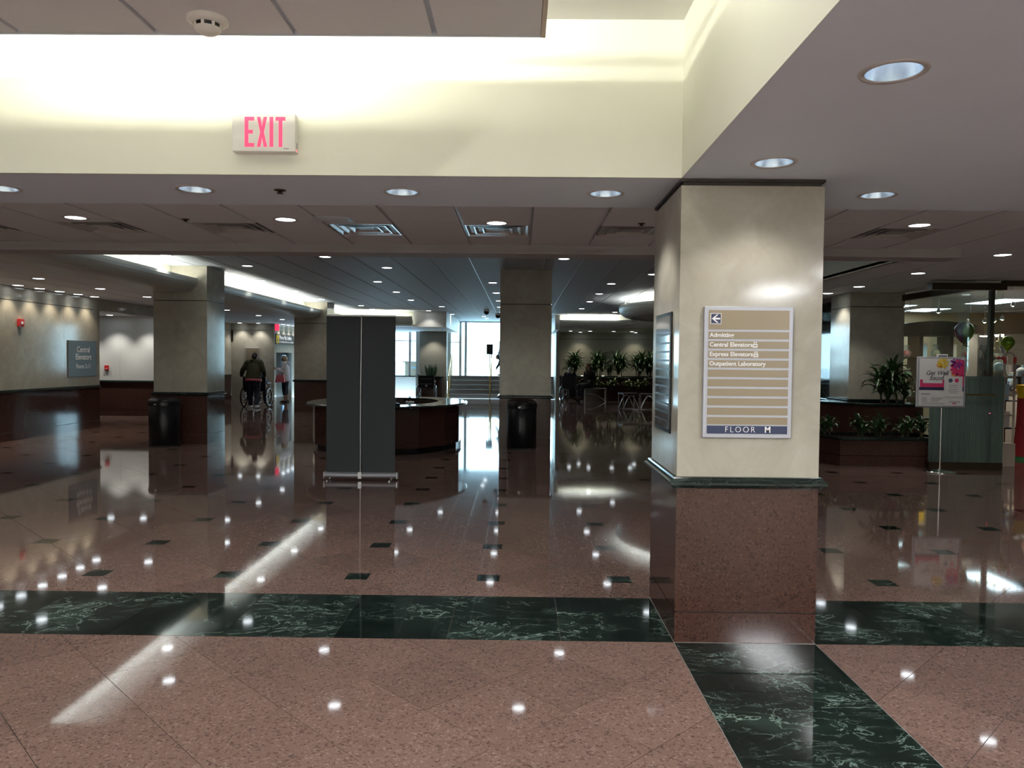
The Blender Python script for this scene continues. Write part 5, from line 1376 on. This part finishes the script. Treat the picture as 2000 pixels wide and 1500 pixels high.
# red bin with yellow tub
t = thing('display_stand', 'red cloth-covered stand with a yellow tub on top, inside the shop', 'display', (8.05, 12.25, 0))
MB().lathe([(.16, 0), (.16, .05)], 24).build('foot', 'green', t)
MB().lathe([(.18, .05), (.155, .3), (.135, .6), (.125, .97)], 24).build('cloth_body', 'redcloth', t)
MB().lathe([(.12, .97), (.155, 1.17), (.165, 1.18), (.145, 1.17), (.11, 1.0), (.001, 1.0)], 24).build('tub', 'yellow', t)
for k in range(5): MB().tube([(-.08 + .035 * k, -.152, 1.05 + .03 * (k % 2)), (-.055 + .035 * k, -.156, 1.11 - .03 * (k % 2))], .006, 5).build('scribble', 'ink_dark', t)
for k, c in enumerate(('pink', 'red', 'paper')): 
    g_ = MB().ball((0, 0, .04), (.028, .028, .04), 12, 8).build('candy_bag', c, None, (7.99 + .062 * k, 12.25 + .03 * (k % 2), 1.0)); tag(g_, '%s wrapped sweet in the yellow tub' % ('pink', 'red', 'white')[k], 'sweet', 'tub sweets')
# register counter
t = thing('shop_counter', 'white magazine rack full of leaflets on the right inside the shop', 'rack', (9.0, 14.2, 0))
box('body', 'paper', (-.5, .6, -.25, .25, 0, 1.02), t); box('top', 'beige_plastic', (-.53, .63, -.28, .28, 1.02, 1.06), t)
for zi, z in enumerate((1.16, 1.34)): box('ledge', 'white_plastic', (-.5, .6, -.0 + .08 * zi, .25, z, z + .02), t)
for k in range(7):
    for zi, z in enumerate((1.06, 1.18, 1.36)):
        tag(MB().box(-.06, .06, -.006, .006, 0, .14).build('magazine', ['ink_dark', 'paper', 'lightblue', 'ink', 'denim'][(k * 2 + zi) % 5], None, (8.56 + .155 * k, 14.08 + .1 * zi, z)), 'magazine in the white rack, %s row, %s from the left' % (('bottom', 'middle', 'top')[zi], ORD[k]), 'magazine', 'rack magazines')
t = thing('potted_flower', 'pale flower pot on the shop floor behind the security gate', 'plant', (7.42, 12.0, 0))
MB().lathe([(.08, 0), (.11, .2), (.10, .2)], 18).build('pot', 'black', t)
mb = MB()
for k in range(12): mb.ball((.09 * math.cos(k * 2.4) * (k / 12) ** .5, .09 * math.sin(k * 2.4) * (k / 12) ** .5, .27 + .03 * (k % 3)), .045, 10, 6)
mb.build('blossoms', 'plush', t)
# security gate
t = thing('security_gate', 'beige tubular security gate pedestal at the shop entrance', 'gate', (7.24, 11.42, 0), 0.0)
box('base_box', 'beige_plastic', (-.085, .085, -.05, .05, 0, .34), t)
top = [(-.075, 0, .34), (-.075, 0, 1.60)] + [(-.075 * math.cos(PI * k / 10), 0, 1.60 + .075 * math.sin(PI * k / 10)) for k in range(11)] + [(.075, 0, 1.60), (.075, 0, .34)]
MB().tube(top, .017, 10).build('loop_tube', 'beige_plastic', t)
for z in (1.30, 1.02, .73): MB().tube([(-.075 * math.cos(PI * k / 8), 0, z + .03 * math.sin(PI * k / 8)) for k in range(9)], .016, 8).build('rung', 'beige_plastic', t)
for x in (-.075, .075): MB().tube([(x, 0, 1.52), (x, 0, 1.61)], .021, 10).build('red_sleeve', 'red', t)
# shop lights
for x, y, w, l, lab in ((7.9, 16.6, .6, 1.2, 'left'), (9.2, 14.9, .6, 1.2, 'right'), (9.1, 17.4, .6, 1.0, 'rear')):
    t = thing('ceiling_troffer', 'flush fluorescent panel in the shop ceiling, ' + lab, 'light', (x, y, 2.72))
    box('frame', 'white_plastic', (-w / 2 - .03, w / 2 + .03, -l / 2 - .03, l / 2 + .03, -.01, 0), t); box('lens', 'panel_light', (-w / 2, w / 2, -l / 2, l / 2, -.014, -.01), t)
t = thing('track_rail', 'thin curved track rail hanging below the shop ceiling', 'rail', (8.1, 13.9, 2.45))
MB().tube([(-1.2 + .24 * k, .5 * math.sin(k * .5), 0) for k in range(11)], .008, 6).build('rail', 'steel', t)
for x in (-1.0, .1, 1.1): MB().tube([(x, .2, .0), (x, .2, .27)], .004, 5).build('rod', 'steel', t)
for k, (x, y, z, lab) in enumerate(((7.35, 13.6, 2.40, 'over the green and purple balloon'), (7.98, 13.3, 2.22, 'left of three by the door post'), (8.14, 13.3, 2.23, 'middle of three by the door post'), (8.28, 13.3, 2.27, 'right of three by the door post'), (8.9, 14.0, 2.56, 'highest at the right'), (6.95, 15.4, 2.36, 'small one at the left'))):
    t = thing('track_spot', 'small bright track spotlight in the shop, ' + lab, 'light', (x, y, z), 0, 'shop track spots')
    MB().lathe([(.012, .08), (.028, .06), (.034, 0)], 14, caps=False).build('shade', 'chrome', t); MB().ball((0, 0, .012), .022, 10, 8).build('bulb', 'spot_bulb', t)
    MB().tube([(0, 0, .08), (0, 0, 2.72 - z)], .004, 5).build('rod', 'steel', t)
    spot(t, 40.0, -0.03, 130, .5, (1, .82, .58))

# get-well sign on its stand
t = thing('poster_stand', 'get-well gift shop poster in a grey frame on a chrome stand', 'sign', (5.845, 10.68, 0), 0)
MB().lathe([(.21, 0), (.215, .008), (.19, .022), (.05, .034), (.02, .045)], 36).build('base_disc', 'chrome', t)
MB().tube([(0, 0, .04), (0, 0, .93)], .011, 10).build('pole', 'chrome', t)
x0, x1, z0, z1 = -.365, .315, .90, 1.60
MB().box(x0, x1, -.03, -.005, z0, z1, .012).build('frame', 'silver', t)
MB().box(-.09, .06, -.024, -.008, z1, z1 + .035, .003).build('top_clip', 'white_plastic', t)
box('top_strip', 'navy', (-.07, .045, -.026, -.024, z1 + .008, z1 + .02), t)
pa, pb = x0 + .035, x1 - .035
paper = box('poster', 'paper', (pa, pb, -.032, -.029, z0 + .025, z1 - .025), t)
W_ = pb - pa; top = z1 - .025
def pr(name, mat, a, b, c, d_, y=-.0325): return box(name, mat, (pa + W_ * a, pa + W_ * b, y - .0006, y, c, d_), paper)
pr('magenta_block', 'magenta', .02, .56, top - .40, top - .29)
pr('white_card', 'paper', .08, .52, top - .34, top - .12, -.0332)
pr('blue_bar', 'navy', 0, .56, top - .435, top - .395, -.0334)
pr('magenta_corner', 'magenta', .88, 1.0, top - .40, top - .02); pr('blue_corner', 'navy', .93, 1.0, top - .45, top - .38, -.0334)
def flower(cx, cz, r, mat, n=9):
    mb = MB()
    for k in range(n):
        a = 2 * PI * k / n + .2
        q = [(cx + r * .15 * math.cos(a + 1.5), cz + r * .15 * math.sin(a + 1.5)), (cx + r * .75 * math.cos(a - .25), cz + r * .75 * math.sin(a - .25)), (cx + r * math.cos(a), cz + r * math.sin(a)), (cx + r * .75 * math.cos(a + .25), cz + r * .75 * math.sin(a + .25))]
        q = [(min(max(x, pa), pb), min(z, top)) for x, z in q]
        mb.prism_y(q, -.0345 - .0002 * k, -.034)
    mb.build('flower_print', mat, paper)
flower(pa + W_ * .84, top - .045, .10, 'violet'); flower(pa + W_ * .88, top - .13, .13, 'magenta', 12); flower(pa + W_ * .52, top - .06, .085, 'yellow'); flower(pa + W_ * .80, top - .20, .06, 'orange'); flower(pa + W_ * .44, top - .09, .045, 'orange', 7)
pr('info_card', 'paper', .57, .97, top - .52, top - .245, -.0365)
for x, c in ((.70, 'denim'), (.84, 'magenta')):
    MB().prism_y([(pa + W_ * x + .03 * math.cos(PI * k / 4), top - .30 + .03 * math.sin(PI * k / 4)) for k in range(8)], -.0378, -.0372).build('badge', c, paper)
text('lettering', 'Get Well', .085, 'ink_dark', paper, pa + W_ * .14, -.0345, top - .225, .95, 0, shear=.35)
text('lettering', 'Soon!', .085, 'ink_dark', paper, pa + W_ * .22, -.0345, top - .295, .95, 0, shear=.35)
rnd = random.Random(5)
for k in range(5): pr('print_line', 'ink', .64 + rnd.uniform(0, .04), .90 - rnd.uniform(0, .05), top - .372 - .026 * k, top - .365 - .026 * k, -.0372)
pr('print_line', 'ink', .05, .25, top - .495, top - .48)
for k in range(4):
    pr('print_line', 'ink', .06, .18, top - .545 - .016 * k, top - .539 - .016 * k); pr('print_line', 'ink', .27, .55 - .04 * k, top - .545 - .016 * k, top - .539 - .016 * k)
for k in range(2): pr('print_line', 'ink', .05, .58, top - .615 - .016 * k, top - .610 - .016 * k)
pr('print_line', 'ink', .68, .93, top - .60, top - .59); pr('print_line', 'magenta', .76, .84, top - .625, top - .61)
